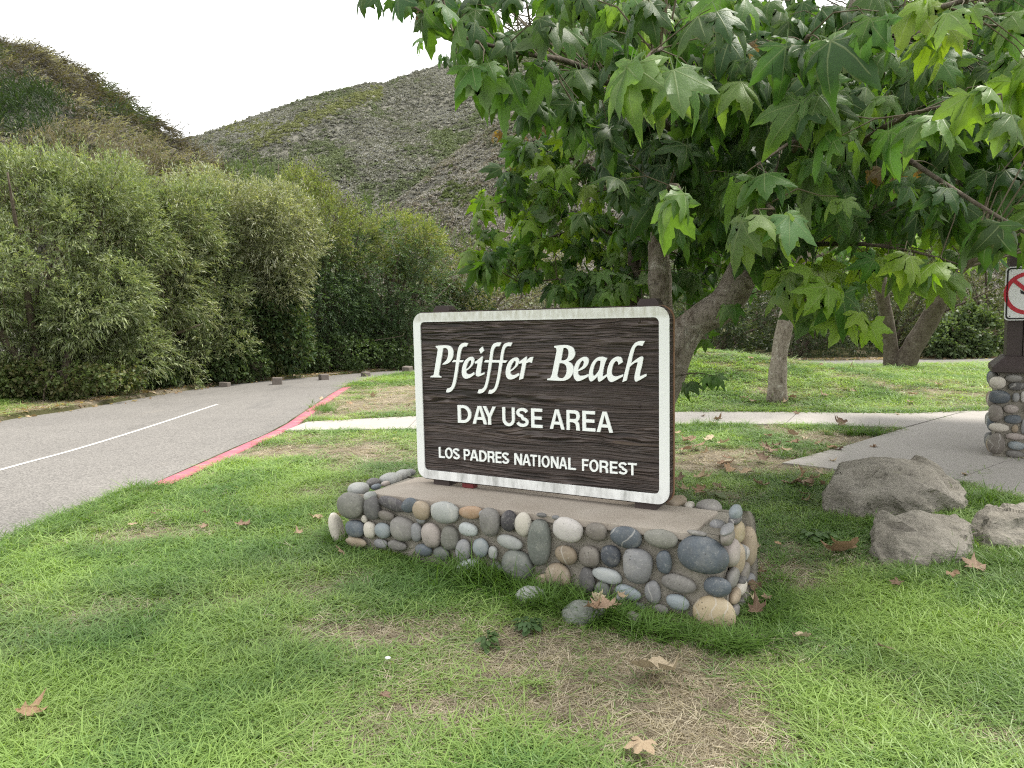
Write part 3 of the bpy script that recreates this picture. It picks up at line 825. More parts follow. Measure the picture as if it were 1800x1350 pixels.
leafy('willow_tree', 'tall pale green willow filling the left edge beside the road', 'willow', [PB(60, 458, 15.8, 150, 150, 1.4), PB(165, 405, 16.4, 90, 100, 1.1), PB(10, 570, 16.0, 110, 105, .9), PB(195, 460, 17.0, 75, 150, 1.1), PB(200, 590, 17.2, 80, 85, .8), PB(-60, 450, 15.4, 130, 145, 1.3), PB(120, 575, 16.7, 100, 100, .9), PB(60, 352, 16.4, 90, 62, 1.0)], 31000, 7, .12, .024, .27, .55, WIL, 21, .25, group=GW)
leafy('willow_tree', 'grey green willow just right of the tall pale willow', 'willow', [PB(255, 465, 18.2, 95, 140, 1.3), PB(265, 580, 18.6, 85, 85, .9), PB(335, 560, 19.8, 85, 95, 1.0), PB(305, 412, 19.2, 95, 72, 1.2), PB(340, 480, 19.6, 75, 90, 1.1)], 22000, 7, .125, .026, .28, .55, WIL[:3] + WILG[:3], 22, .25, group=GW)
leafy('willow_tree', 'silvery olive willow with whitish tips arching over the dark redwoods', 'willow', [PB(430, 400, 21.1, 100, 78, 1.4), PB(370, 395, 20.6, 80, 68, 1.2), PB(490, 430, 21.6, 60, 80, 1.1), PB(360, 470, 20.8, 75, 60, .9)], 14000, 7, .13, .030, .28, .6, WILG, 23, .35, group=GW)
leafy('shrub', 'yellow green bush crowning the middle of the roadside thicket', 'bush', [PB(565, 400, 24.5, 70, 70, 1.3), PB(610, 430, 24.5, 60, 50, 1.2), PB(540, 350, 25.0, 40, 40, 1.)], 5200, 7, .11, .026, .24, .6, YEL[:3] + OLV[:2], 24, .1, group='tall bushes beyond the road')
leafy('shrub', 'brightest yellow bush standing over the redwoods near the sign', 'bush', [PB(695, 425, 26.2, 62, 42, 1.2), PB(735, 450, 26.2, 50, 40, 1.0)], 3800, 7, .11, .028, .22, .6, YEL + YEL[:2], 25, .1, group='tall bushes beyond the road')
leafy('shrub', 'dark green pointed bush rising behind the yellow green bush', 'bush', [PB(460, 345, 26.5, 75, 42, 1.2), PB(640, 400, 28.0, 60, 40, 1.2), PB(770, 440, 29.0, 40, 40, 1.0)], 4200, 8, .11, .024, .3, .4, [(.07, .11, .04), (.09, .13, .045), (.11, .15, .055)], 26, 0., up=1.3, group='tall bushes beyond the road')
leafy('redwood_tree', 'dark feathery redwood left of the deepest shade by the road', 'redwood', [PB(500, 540, 23.5, 90, 100, 1.2), PB(450, 510, 23.0, 65, 110, 1.0), PB(560, 490, 24.0, 70, 75, 1.1)], 6200, 12, .10, .026, .42, .85, RED, 27, .35, True, .05, 'redwoods along the road bend', .16, inner=.3)
leafy('redwood_tree', 'dark feathery redwood beside the left edge of the sign', 'redwood', [PB(655, 520, 25.6, 90, 95, 1.2), PB(735, 510, 26.1, 60, 80, 1.1), PB(600, 560, 25.1, 70, 90, 1.1), PB(690, 580, 26.1, 100, 55, 1.0)], 6600, 12, .105, .028, .42, .85, RED[1:] + RED[1:2], 28, .35, True, .05, 'redwoods along the road bend', .16, inner=.3)
leafy('shrub', 'dark filler bushes added behind the redwoods to blacken the gaps', 'bush', [PB(470, 560, 26.5, 90, 80, 1.2), PB(590, 560, 27., 90, 85, 1.2), PB(700, 560, 28., 90, 75, 1.2), PB(790, 560, 28.5, 60, 60, 1.2)], 8000, 6, .16, .06, .3, .8, RED[:2], 39, .2, group='tall bushes beyond the road')  # added dark mass, keeps pale background from showing between the redwoods
leafy('shrub', 'olive brush at the road bend behind the sign corner', 'bush', [PB(815, 520, 29.0, 60, 75, 1.5), PB(880, 530, 29.5, 60, 60, 1.5), PB(955, 520, 30.0, 60, 80, 1.5), PB(790, 580, 28.5, 60, 50, 1.2)], 5200, 7, .12, .028, .24, .6, OLV + [(.2, .19, .10)], 29, .2, group='tall bushes beyond the road')
leafy('shrub', 'brown bare brush showing above the willows under the scrub hill', 'bush', [PB(160, 285, 30.5, 90, 40, 2.), PB(300, 300, 30.5, 80, 35, 2.)], 2800, 7, .14, .02, .35, .4, [(.15, .125, .10), (.18, .15, .12), (.10, .105, .06)], 30, 0., up=1., group='tall bushes beyond the road')
for k_, (lab, bl, N, pal, sd_) in enumerate([
    ('low ivy bank at the foot of the willows by the road', [PB(330, 640, 19.5, 75, 45, .9), PB(250, 660, 18.0, 60, 40, .7), PB(410, 640, 20.5, 60, 45, .8)], 3600, IVY, 31),
    ('low ivy bank under the dark redwoods behind the wooden stubs', [PB(500, 625, 22.7, 70, 36, .8), PB(600, 620, 23.7, 70, 32, .8), PB(690, 620, 24.7, 60, 28, .8)], 3600, IVY[:3], 32),
    ('weedy low growth under the tall pale willow on the verge', [PB(90, 664, 15.3, 120, 26, .4), PB(-30, 668, 15.0, 90, 28, .4), PB(190, 660, 16.2, 60, 26, .4)], 2600, [(.085, .12, .04), (.11, .14, .05), (.13, .13, .06)], 33)]):
    leafy('ivy_bank', lab, 'ivy', bl, N, 5, .075, .06, .14, .9, pal, sd_, .3, up=.5, group='low growth along the far verge', trunk=.02, stems=1, core=False)
# right hand background
GR = 'dark bushes across the far road'
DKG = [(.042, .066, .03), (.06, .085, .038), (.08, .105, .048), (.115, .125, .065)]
leafy('shrub', 'ivy grown dark thicket under the arching silvery willow', 'bush', [PB(415, 565, 21.2, 75, 85, .8), PB(345, 600, 20.0, 70, 62, .7), PB(475, 570, 22.0, 65, 85, .9)], 7500, 6, .13, .055, .28, .8, [IVY[0], IVY[1], RED[1], OLV[0]], 47, .3, group='tall bushes beyond the road')
leafy('shrub', 'shaded green thicket under the two pale willows at the left', 'bush', [PB(235, 590, 20.5, 90, 75, 1.1), PB(120, 600, 19.0, 100, 75, 1.0), PB(0, 600, 18.2, 100, 80, 1.0)], 6500, 6, .13, .045, .28, .8, [IVY[1], IVY[2], WIL[2], OLV[0]], 48, .3, group='tall bushes beyond the road')
for lab, bl, N, pal, sd_, L_, W_ in [
    ('dark bush behind the mound right of the sign', [PB(1230, 545, 26.5, 70, 70, 1.6), PB(1310, 540, 27, 70, 75, 1.6)], 4300, DKG[:3], 41, .12, .035),
    ('dark bush between the small sycamore and the forked trunks', [PB(1400, 530, 27, 75, 85, 1.6), PB(1480, 560, 26.5, 60, 60, 1.5)], 4300, DKG[:3], 42, .12, .035),
    ('tall grey olive bush behind the forked trunks', [PB(1560, 500, 28, 80, 100, 1.8), PB(1640, 490, 28, 60, 90, 1.6)], 4600, DKG[1:] + OLV[:2], 43, .12, .03),
    ('grey olive bush between the leaning trunk and the shelter post', [PB(1730, 510, 28, 80, 90, 1.6), PB(1820, 520, 27, 60, 90, 1.5)], 4300, OLV + DKG[2:], 44, .12, .03),
    ('dark filler bushes added across the far road to darken bright gaps', [PB(1250, 590, 30, 90, 50, 1.2), PB(1420, 580, 30, 110, 60, 1.2), PB(1580, 570, 31, 110, 70, 1.2), PB(1740, 560, 31, 110, 80, 1.2), PB(1340, 480, 33, 150, 110, 1.5), PB(1620, 470, 33, 150, 110, 1.5)], 11000, DKG[:3], 46, .18, .07),  # added fill behind the bushes, darkens the sky-lit gaps
    ('large leaved ivy mound left of the shelter post', [PB(1700, 590, 25.3, 62, 34, .9), PB(1660, 600, 25., 40, 26, .8)], 2300, [(.09, .13, .06), (.12, .165, .08), (.075, .11, .05)], 45, .12, .10)]:
    leafy('shrub', lab, 'bush', bl, N, 7, L_, W_, .24, .7, pal, sd_, .2, group=GR)

# --- wind-combed scrub of the near hill, uncountable
r = np.random.default_rng(55)
R_, Cn = GS.shape[0] - 1, GS.shape[1]
N = 34000
i = 6 + r.random(N) * (R_ - 7.001); j = r.random(N) * (Cn - 1.001); i0, j0 = i.astype(int), j.astype(int); fi, fj = (i - i0)[:, None], (j - j0)[:, None]
P = (GS[i0, j0] * (1 - fi) + GS[i0 + 1, j0] * fi) * (1 - fj) + (GS[i0, j0 + 1] * (1 - fi) + GS[i0 + 1, j0 + 1] * fi) * fj
q = project(P)
ok = (q[:, 0] > -40) & (q[:, 0] < 540); P, q = P[ok], q[ok]
# combed coordinate: runs down to the right
cu = q[:, 0] * .85 + q[:, 1] * .53; cv = -q[:, 0] * .53 + q[:, 1] * .85
st_ = fbm(cu / 150, cv / 13, 5, 4); pt2 = fbm(cu / 90, cv / 40, 6, 4)
pal = np.array([(.062, .055, .044), (.085, .073, .058), (.05, .062, .03), (.068, .08, .038), (.22, .205, .19), (.032, .055, .024)])
pick = np.where(st_ > .585, 4, np.where(pt2 > .55, 2 + (r.random(len(P)) > .5), (r.random(len(P)) > .5) * 1))
dark = 1.1 * np.exp(-((q[:, 0] - 30) / 95) ** 2 - ((q[:, 1] - 200) / 55) ** 2) + .6 * np.exp(-((q[:, 0] - 190) / 40) ** 2 - ((q[:, 1] - 215) / 18) ** 2)
pick = np.where(dark > .35 + .4 * r.random(len(P)), 5, pick)
P[:, 2] += .1 + 1.5 * (fbm(cu / 60, cv / 15, 9, 3) - .35).clip(0)
D = np.tile(np.array([.80, -.25, -.36]), (len(P), 1)) + r.normal(0, .28, P.shape) + np.array([0, 0, .12])
D = np.where((pick == 5)[:, None], r.normal(0, 1, P.shape) + np.array([0, -.5, .4]), D)
V, F, c = sprays(r, P, D, 9, .45, .06, 1.25, .24, pal, 0., palj=.45, pick=pick.astype(int))
link('hill_scrub', mesh_np('hill_scrub', V, F, False, {'tint': ('FLOAT_COLOR', np.c_[c, np.ones(len(c))])}), M['leafveg'], kind='stuff')
FTRI[0] += len(F) * 2

# ------------------------------------------------------------------ stone plinth
PY = math.radians(28)
PO = np.array([.157, 4.38, 0.])
PU = np.array([math.cos(PY), -math.sin(PY), 0]); PV = np.array([math.sin(PY), math.cos(PY), 0]); PZ = np.array([0, 0, 1.])
plinth = thing('stone_plinth', 'low river stone and mortar plinth with a concrete slab carrying the brown sign', 'plinth', PO, -PY)
def ploc(p): d = np.asarray(p) - PO; return np.array([d @ PU, d @ PV, d[2]])
def rrect(x0, y0, x1, y1, r, n=6):
    out = []
    for cx, cy, a0 in ((x1 - r, y0 + r, -90), (x1 - r, y1 - r, 0), (x0 + r, y1 - r, 90), (x0 + r, y0 + r, 180)):
        for k in range(n + 1):
            a = math.radians(a0 + 90 * k / n); out.append((cx + r * math.cos(a), cy + r * math.sin(a)))
    return out
def mortar_core(x0, y0, x1, y1, z0, z1, r, batter, seed, rows=16):
    base = np.array(resample(rrect(x0, y0, x1, y1, r) + [rrect(x0, y0, x1, y1, r)[0]], .03))[:-1]
    n = len(base); c = base.mean(0); Vs = []
    for k in range(rows):
        t = k / (rows - 1)
        ins = batter * t + (0.03 * max(0, (t - .9) / .1) ** 2)
        d = nrm(base - np.clip(base, [x0 + .15, y0 + .15], [x1 - .15, y1 - .15]))
        p = base - d * ins
        z = z0 + (z1 - z0) * t
        P = np.c_[p, np.full(n, z)]
        nn = noise3(P, 9, seed) - .5
        P[:, :2] += d * nn[:, None] * .035
        Vs.append(P)
    V = np.concatenate(Vs + [np.array([[*c, z1 - .004]])])
    i = np.arange(n); F = [np.concatenate([np.stack([i + k * n, (i + 1) % n + k * n, (i + 1) % n + (k + 1) * n, i + (k + 1) * n], -1) for k in range(rows - 1)]),
                           np.stack([i + (rows - 1) * n, (i + 1) % n + (rows - 1) * n, np.full(n, len(V) - 1)], -1)]
    return V, F
V, F = mortar_core(-1.235, -.335, 1.215, .335, -.25, .415, .10, .03, 3)
link('mortar_core', mesh_np('mortar_core', V, F, True), M['mortar'], plinth)
q = [ploc(atz(x, y, .432)) for x, y in ((648, 866), (1217, 938), (1262, 898), (735, 838))]
mb = MB(); mb.prism([(p[0], p[1]) for p in q], .39, .432)
bevelled(link('cap_slab', mb.mesh('cap_slab'), M['slab'], plinth), .006)
SCOL = dict(G=(.20, .195, .165), D=(.105, .10, .10), P=(.085, .075, .085), B=(.10, .125, .155), T=(.36, .27, .17), L=(.33, .34, .325), O=(.42, .25, .13), M=(.215, .20, .185),
            K=(.055, .05, .06), C=(.52, .47, .39), E=(.145, .16, .14), W=(.52, .48, .45), N=(.06, .07, .09), S=(.22, .22, .23), H=(.25, .30, .33), R=(.36, .30, .27), Y=(.42, .32, .17), V=(.21, .18, .15), Q=(.40, .43, .43))
FRONT = '''125 240 50 52 0 G;207 247 29 46 0 D;285 232 54 25 10 P;350 238 33 28 -28 B;398 258 33 38 0 T;487 265 54 43 0 L;587 265 46 26 -6 O;662 302 39 56 0 M;735 298 31 43 12 K;790 310 33 48 6 C;852 380 44 91 3 E;962 333 58 47 10 W;1072 340 42 37 0 V;1185 360 64 43 4 B;1320 367 65 37 3 G;1485 430 103 73 6 B;177 290 11 15 0 C;260 277 32 20 4 V;142 328 36 33 0 B;198 332 22 33 0 C;248 335 30 31 0 H;325 328 46 47 0 M;378 342 22 38 0 S;435 353 35 49 -10 R;507 362 32 48 3 G;577 330 37 27 4 Q;738 380 51 27 8 L;625 402 30 38 3 H;673 420 17 25 0 L;767 470 60 60 8 E;955 428 44 38 14 T;1046 435 40 41 0 V;1127 433 38 43 0 N;1232 470 57 68 0 S;1333 457 31 46 0 B;1113 508 58 29 8 Q;1195 575 52 28 10 H;1290 572 32 46 -4 S;1390 540 70 34 6 M;1385 612 47 31 6 H;1540 552 55 39 -6 B;1525 655 86 70 0 Y;925 508 48 48 0 T;1037 525 30 50 0 D;1095 570 31 42 0 E;1165 605 30 26 0 S;145 380 40 20 0 T;240 385 26 18 0 S;303 392 36 20 0 M;405 410 33 24 0 B;475 425 31 28 0 E;558 412 28 46 8 S;870 527 34 25 -20 T;1235 632 28 20 0 E;1320 640 34 22 0 M;860 275 20 9 0 D;915 284 15 8 0 S;1460 345 40 10 4 M;690 480 26 24 0 E;1000 600 32 26 0 M;395 296 16 12 0 S;632 268 22 12 -20 S'''
PROT = {}
STN = [0]
def stone_mesh(seed):
    r = np.random.default_rng(seed); V0, F0 = ICO[3]
    e = .80 + .2 * r.random()
    V = np.sign(V0) * np.abs(V0) ** e; V /= np.abs(V).max(0)
    V = V * (1 + .20 * (noise3(V0, 1.6, seed) - .5)[:, None] + .05 * (noise3(V0, 5., seed + 3) - .5)[:, None])
    V[:, 0] *= 1 + .16 * (r.random() - .5) * V[:, 2]; V[:, 2] *= 1 + .16 * (r.random() - .5) * V[:, 0]
    return V, F0
def stone(loc, radii, ang, col, parent, axes, outward, label=None):
    """axes: columns (u, outward, z) of the stone in its parent's frame"""
    STN[0] += 1
    r = random.Random(STN[0])
    V, F = stone_mesh(STN[0])
    V = V * np.array(radii)
    a = math.radians(-ang); c, s = math.cos(a), math.sin(a)
    V = np.stack([c * V[:, 0] - s * V[:, 2], V[:, 1], s * V[:, 0] + c * V[:, 2]], -1)
    V = V @ np.array(axes)
    o = link('stone', mesh_np('stone', V, F, True), M['stone'], parent, loc=loc)
    k = np.array(SCOL[col]); k = (k * .74 + k.mean() * .26) * (.8 + .3 * r.random()); o.color = (*k, 1)
    if label: o['label'] = label
    return o
STONE_LABEL = {(1485, 430): 'largest blue grey stone at the front right corner', (1525, 655): 'big tan yellow stone at the foot of the corner', (587, 265): 'orange stone in the top row', (852, 380): 'tall grey green oval stone', (925, 508): 'tan ring shaped stone', (790, 310): 'cream white upright stone'}
def plane_stones(txt, tf, p0, nrm_, uax, parent, ploc_, axes, lift=.0, dmax=.075, kd=.62, vmax=None):
    for s_ in txt.split(';'):
        x, y, rx, ry, an, col = s_.split(); x, y, rx, ry, an = map(float, (x, y, rx, ry, an))
        px, py, k = tf(x, y)
        c = on_plane(px, py, p0, nrm_)
        du = on_plane(px + rx * k, py, p0, nrm_) - on_plane(px - rx * k, py, p0, nrm_)
        dz = on_plane(px, py - ry * k, p0, nrm_) - on_plane(px, py + ry * k, p0, nrm_)
        ru, rz = abs(du @ uax) / 2, abs(dz[2]) / 2
        if abs(nrm_[2]) > .5: rz = abs(dz @ np.cross(nrm_, uax)) / 2
        d = min(max(kd * min(ru, rz), .018), dmax)
        if vmax:
            v_ = (c - PO) @ PV; c = c - PV * (v_ - min(v_, vmax)); ru = min(ru, .115)
        stone(ploc_(c + nrm_ * lift), (ru * .98, d, rz * .98), an, col, parent, axes, None, STONE_LABEL.get((x, y)))
tf1 = lambda x, y: (560 + x / 2.195, 780 + y / 2.195, 1 / 2.195)
plane_stones(FRONT, tf1, PO - PV * .345, -PV, PU, plinth, ploc, [[1, 0, 0], [0, -1, 0], [0, 0, 1]])
# the ring stone's hollow is filled by a small dark pebble
END_ = '''1555 358 52 32 4 V;1560 330 46 16 0 S;1625 340 50 44 25 Y;1617 265 46 32 15 H;1612 292 38 16 8 D;1700 395 26 84 -10 T;1583 418 26 56 -6 R;1612 440 24 62 -8 T;1640 425 20 40 0 S;1668 420 22 28 0 W;1588 512 36 36 0 M;1640 550 29 30 0 C;1665 490 29 32 0 V;1643 523 18 18 0 D;1600 585 28 27 0 T;1660 600 28 34 0 V;1636 645 29 40 0 M;1706 522 26 26 0 S;1690 560 20 22 0 V;1590 640 20 26 0 M'''
def endproj(x0):
    return PO + PU * x0, PU
for s_ in END_.split(';'):
    x, y, rx, ry, an, col = s_.split(); x, y, rx, ry, an = map(float, (x, y, rx, ry, an))
    px, py, k = tf1(x, y)
    v_ = float(np.clip(-.31 + (px - 1272) / 68 * .62, -.31, .31))
    P0 = PO + PU * 1.21 + PV * v_
    z_ = at(px, py, P0[1])[2]; d_ = P0[1] / FPX * k
    ru, rz = float(np.clip(rx * k * .0072, .035, .105)), ry * d_
    z_ = max(z_, -.06)
    stone((1.215 + .012 * (1 - z_ / .4), v_, z_), (ru, float(np.clip(.6 * min(ru, rz), .03, .06)), rz), an * .5, col, plinth, [[0, 1, 0], [1, 0, 0], [0, 0, 1]], None)
TOP = '''155 177 42 12 0 L;210 153 26 10 -4 D;278 139 42 13 -4 L;222 168 15 8 0 B;258 156 13 7 0 R;325 123 28 10 -6 L;352 114 20 7 0 S;200 206 26 8 0 L;1380 228 36 15 10 T;1432 240 20 9 0 C;1507 246 56 13 4 M;1540 318 36 8 0 S'''
plane_stones(TOP, tf1, PO + PZ * .415, PZ, PU, plinth, ploc, [[1, 0, 0], [0, 0, 1], [0, 1, 0]], .004, .045, .8)
stone(ploc(at(592, 930, 4.78)), (.035, .06, .115), -14, 'C', plinth, [[1, 0, 0], [0, -1, 0], [0, 0, 1]], None)
# more stones round the back, out of this view
for k in range(22):
    r = random.Random(k)
    stone((-1.1 + 2.2 * (k % 11) / 10, .34, .1 + .2 * (k // 11)), (.08 + .03 * r.random(), .05, .075), r.uniform(-15, 15), 'GDBTLMESV'[k % 9], plinth, [[1, 0, 0], [0, 1, 0], [0, 0, 1]], None)
for k in range(6):
    stone((-1.235, -.25 + .25 * (k % 3), .12 + .18 * (k // 3)), (.085, .045, .075), 6, 'TGSBLM'[k], plinth, [[0, 1, 0], [-1, 0, 0], [0, 0, 1]], None)
# loose rocks at its foot
for (zx, zy, rx, ry, col, lab) in [(580, 497, 54, 36, 'Q', 'whitish speckled rock half sunk in grass before the plinth'), (642, 532, 30, 20, 'M', 'small grey rock in the grass beside the whitish one'),
                                   (820, 597, 62, 34, 'L', 'pale flat rock with moss sunk in grass before the plinth'), (1020, 655, 85, 42, 'E', 'dark grey green broken rock at the plinth foot among dry leaves'),
                                   (1215, 668, 36, 24, 'M', 'small grey rock under the right half of the plinth')]:
    px, py, k = tf1(zx, zy); c = atz(px, py + ry * k * .6, -.01); s_ = c[1] / FPX * k
    V0, F0 = ICO[4]
    sd_ = int(zx); V = V0 * (1 + .7 * (noise3(V0, 1.5, sd_) - .5)[:, None] + .22 * (noise3(V0, 4.5, sd_ + 1) - .5)[:, None])
    V = V * np.array([rx * s_, min(rx, ry * 1.3) * s_, ry * s_ * 1.2])
    o = tag(link('loose_rock', mesh_np('loose_rock', V, F0, True), M['stone'], loc=(c[0], c[1], float(gz(c[0], c[1])) + ry * s_ * .62)), lab, 'rock', 'loose rocks at the plinth foot')
    o.color = (*SCOL[col], 1)

# ------------------------------------------------------------------ the sign
SY = .5189
SU = np.array([math.cos(SY), -math.sin(SY), 0]); SV = np.array([math.sin(SY), math.cos(SY), 0])
SW, SH = 1.80, 1.1437
SO = np.array([-.672, 4.9007, .4739]) + SU * SW / 2
sign = thing('wooden_sign', 'dark brown wooden entrance sign with white border and carved white lettering', 'sign', SO, -SY)
def panel(px, py):
    p = on_plane(px, py, SO, SV) - SO
    return (p @ SU, p[2])
m_ = .007
outer = rrect(-SW / 2 - m_, -m_, SW / 2 + m_, SH + m_, .085, 10)
cuts = [-m_, SH * .155, SH * .49, SH * .845, SH + m_]
def clipz(poly, lo, hi):
    def half(P, s, v):
        out = []
        for i in range(len(P)):
            a, b = P[i], P[(i + 1) % len(P)]
            ia, ib = s * (a[1] - v) >= 0, s * (b[1] - v) >= 0
            if ia: out.append(a)
            if ia != ib:
                t = (v - a[1]) / (b[1] - a[1]); out.append((a[0] + t * (b[0] - a[0]), v))
        return out
    return half(half(poly, 1, lo), -1, hi)
for k in range(4):
    pl = clipz(outer, cuts[k] + (.0008 if k else 0), cuts[k + 1] - (.0008 if k < 3 else 0))
    mb = MB(); mb.prism(pl, .010, .052, 'y')
    link('plank', mb.mesh('plank'), M['wood'], sign)
mb = MB(); mb.prism(rrect(-SW / 2, 0, SW / 2, SH, .075, 10), 0, .0098, 'y', [rrect(-SW / 2 + .060, .060, SW / 2 - .060, SH - .062, .03, 6)])
bevelled(link('border', mb.mesh('border'), M['white'], sign), .0025)
mb = MB(); mb.prism(rrect(-SW / 2 - m_ - .004, -m_ - .003, SW / 2 + m_ + .004, SH + m_ + .001, .085, 10), .0525, .074, 'y')
link('backing_board', mb.mesh('backing_board'), M['backing'], sign)
for ux in (-.715, .75):
    mb = MB(); mb.prism([(-.065, -.0435), (.065, -.0435), (.065, SH + .02), (.045, SH + .048), (-.045, SH + .048), (-.065, SH + .02)], .0745, .165, 'y')
    bevelled(link('post', mb.mesh('post'), M['post'], sign, loc=(ux, 0, 0)), .004)
    mb = MB(); mb.box((-.065, .020, -.0435), (.065, .0740, -m_ - .0005))
    link('foot_block', mb.mesh('foot_block'), M['post'], sign, loc=(ux, 0, 0))
p_ = atz(826, 857, .432)
mb = MB(); mb.box((-.045, -.03, 0), (.045, .03, .035)); mb.box((-.03, -.02, .035), (.03, .02, .05))
tag(bevelled(link('red_block', mb.mesh('red_block'), M['redblock'], loc=(p_[0], p_[1] + .01, .4325), rot=(0, 0, -SY)), .004), 'small dark red block on the slab under the sign beside its left foot', 'block')
# bolts
for (zx, zy) in ((1261, 245), (1268, 1268)):
    u, z = panel(940 + zx / 6.923, 530 + zy / 6.923)
    V, F = ICO[2]; link('bolt', mesh_np('bolt', V * np.array([.011, .006, .011]), F, True), M['edge'], sign, loc=(u, .010, z))

def smooth_loop(pts):
    """corner points are marked with a third value; runs between corners become Catmull-Rom curves"""
    n = len(pts); out = []
    cor = [len(p) > 2 for p in pts]; P = [np.array(p[:2], float) for p in pts]
    for i in range(n):
        a, b, c, d = P[i - 1], P[i], P[(i + 1) % n], P[(i + 2) % n]
        if cor[i]: a = b - (c - b) * .6
        if cor[(i + 1) % n]: d = c + (c - b) * .6
        st = 1 if (cor[i] and cor[(i + 1) % n]) else 5
        for t in np.linspace(0, 1, st, endpoint=False):
            out.append(tuple(.5 * (2 * b + (c - a) * t + (2 * a - 5 * b + 4 * c - d) * t * t + (3 * b - a - 3 * c + d) * t ** 3)))
    return out
c = 1
e1 = [[(918, 860, c), (926, 888, c), (875, 925), (822, 940), (788, 920), (772, 868), (780, 795), (808, 725), (850, 685), (890, 672), (915, 688), (921, 725), (905, 770), (870, 812), (823, 846, c), (828, 872), (850, 887), (885, 880)],
      [(823, 822), (834, 775), (853, 735), (874, 713), (887, 730), (878, 770), (855, 802)]]
LET = {'A': [
    [[(455, 540, c), (500, 536), (560, 533), (620, 540), (655, 570), (668, 630), (656, 690), (622, 740), (575, 764), (533, 767, c), (548, 750, c), (588, 708), (606, 650), (604, 595), (585, 568), (545, 567, c), (490, 885, c), (498, 903), (520, 912, c), (519, 925, c), (388, 922, c), (396, 906, c), (424, 898), (433, 880, c), (480, 590, c), (475, 570), (457, 558, c)]],
    [[(850, 508, c), (800, 502), (755, 525), (727, 580), (706, 711, c), (672, 712, c), (652, 738, c), (702, 738, c), (690, 830), (675, 925), (655, 1010), (634, 1045), (593, 1060, c), (580, 1104, c), (612, 1106), (652, 1085), (688, 1025), (708, 940), (724, 840), (738, 740, c), (776, 740, c), (797, 714, c), (744, 713, c), (755, 640), (772, 578), (795, 550), (828, 548, c)]],
    e1,
    [[(930, 738, c), (1018, 668, c), (1026, 684), (1010, 780), (999, 880, c), (1047, 862, c), (1046, 884, c), (1000, 905), (965, 912), (944, 895), (945, 850), (964, 765), (958, 752), (938, 758, c)]],
    [[(1022, 548, c), (1043, 598, c), (1003, 635, c), (982, 585, c)]],
    [[(1252, 498, c), (1195, 500), (1150, 525), (1124, 590), (1107, 712, c), (1062, 712, c), (1040, 740, c), (1102, 742, c), (1090, 830), (1070, 950), (1045, 1035), (1020, 1062), (978, 1072, c), (964, 1115, c), (1000, 1118), (1045, 1095), (1080, 1035), (1105, 930), (1138, 742, c), (1228, 744, c), (1215, 850), (1195, 960), (1170, 1045), (1140, 1072), (1107, 1076, c), (1093, 1120, c), (1130, 1122), (1175, 1095), (1208, 1035), (1235, 930), (1265, 745, c), (1305, 745, c), (1328, 718, c), (1270, 715, c), (1280, 640), (1300, 570), (1325, 545), (1366, 545, c), (1388, 500, c), (1330, 500), (1283, 525), (1255, 600), (1236, 714, c), (1142, 712, c), (1150, 640), (1165, 580), (1190, 548), (1230, 545, c)]],
    [[(x[0] + 534 + (x[0] - 772) * .08, x[1] + 9, *x[2:]) for x in l] for l in e1],
    [[(1464, 738, c), (1558, 668, c), (1563, 690), (1556, 722, c), (1600, 682), (1643, 672, c), (1622, 748, c), (1592, 738), (1555, 752, c), (1518, 938, c), (1468, 956, c), (1505, 768), (1500, 752), (1472, 758, c)]]],
    'B': [
    [[(235, 540, c), (330, 530), (400, 533), (460, 560), (488, 620), (480, 670), (450, 708), (405, 730, c), (445, 755), (468, 805), (462, 870), (430, 925), (380, 956), (320, 965), (148, 957, c), (153, 938, c), (188, 928), (208, 885, c), (265, 600, c), (260, 572), (237, 560, c)],
     [(346, 566, c), (380, 566), (405, 590), (410, 640), (395, 690), (362, 714), (318, 718, c)], [(298, 752, c), (340, 752), (375, 775), (388, 820), (380, 880), (355, 922), (320, 934), (285, 925), (270, 900, c)]],
    [[(658, 880, c), (664, 905, c), (590, 948), (522, 970), (485, 942), (470, 890), (476, 810), (510, 730), (560, 688), (610, 672), (645, 690), (655, 725), (640, 772), (600, 815), (523, 852, c), (526, 884), (548, 902), (600, 900)], [(524, 830), (535, 790), (555, 745), (580, 718), (596, 735), (588, 775), (560, 806)]],
    [[(880, 688, c), (855, 682), (815, 672), (760, 683), (705, 735), (668, 820), (655, 905), (664, 955), (687, 972), (725, 950), (766, 908, c), (766, 950), (785, 976), (830, 950), (880, 908, c), (876, 884, c), (824, 914, c), (828, 860), (850, 760)], [(800, 722, c), (765, 722), (735, 755), (712, 820), (705, 880), (718, 905), (750, 880), (782, 830), (795, 770)]],
    [[(1070, 738, c), (1055, 690), (1030, 672), (985, 675), (930, 715), (893, 790), (877, 870), (885, 935), (915, 975), (960, 972), (1072, 912, c), (1074, 886, c), (1000, 910), (955, 905), (935, 875), (940, 810), (960, 755), (990, 725), (1012, 738), (1018, 770, c)]],
    [[(1338, 482, c), (1280, 480), (1220, 505), (1175, 570), (1145, 660), (1105, 820), (1065, 980, c), (1116, 962, c), (1152, 800, c), (1200, 757), (1245, 738), (1250, 752), (1235, 810), (1215, 900), (1215, 955), (1235, 975), (1285, 950), (1358, 908, c), (1356, 880, c), (1276, 912, c), (1280, 870), (1303, 780), (1318, 695), (1308, 672), (1280, 674), (1222, 712), (1172, 752, c), (1190, 660), (1215, 575), (1240, 540), (1265, 533), (1308, 540, c)]]]}
for key, ox in (('A', 700), ('B', 940)):
    for loops in LET[key]:
        L_ = [[panel(ox + x / 6.923, 530 + y / 6.923) for x, y in smooth_loop(l)] for l in loops]
        mb = MB(); mb.prism(L_[0], .0005, .011, 'y', L_[1:])
        link('letter', mb.mesh('letter'), M['letter'], sign)
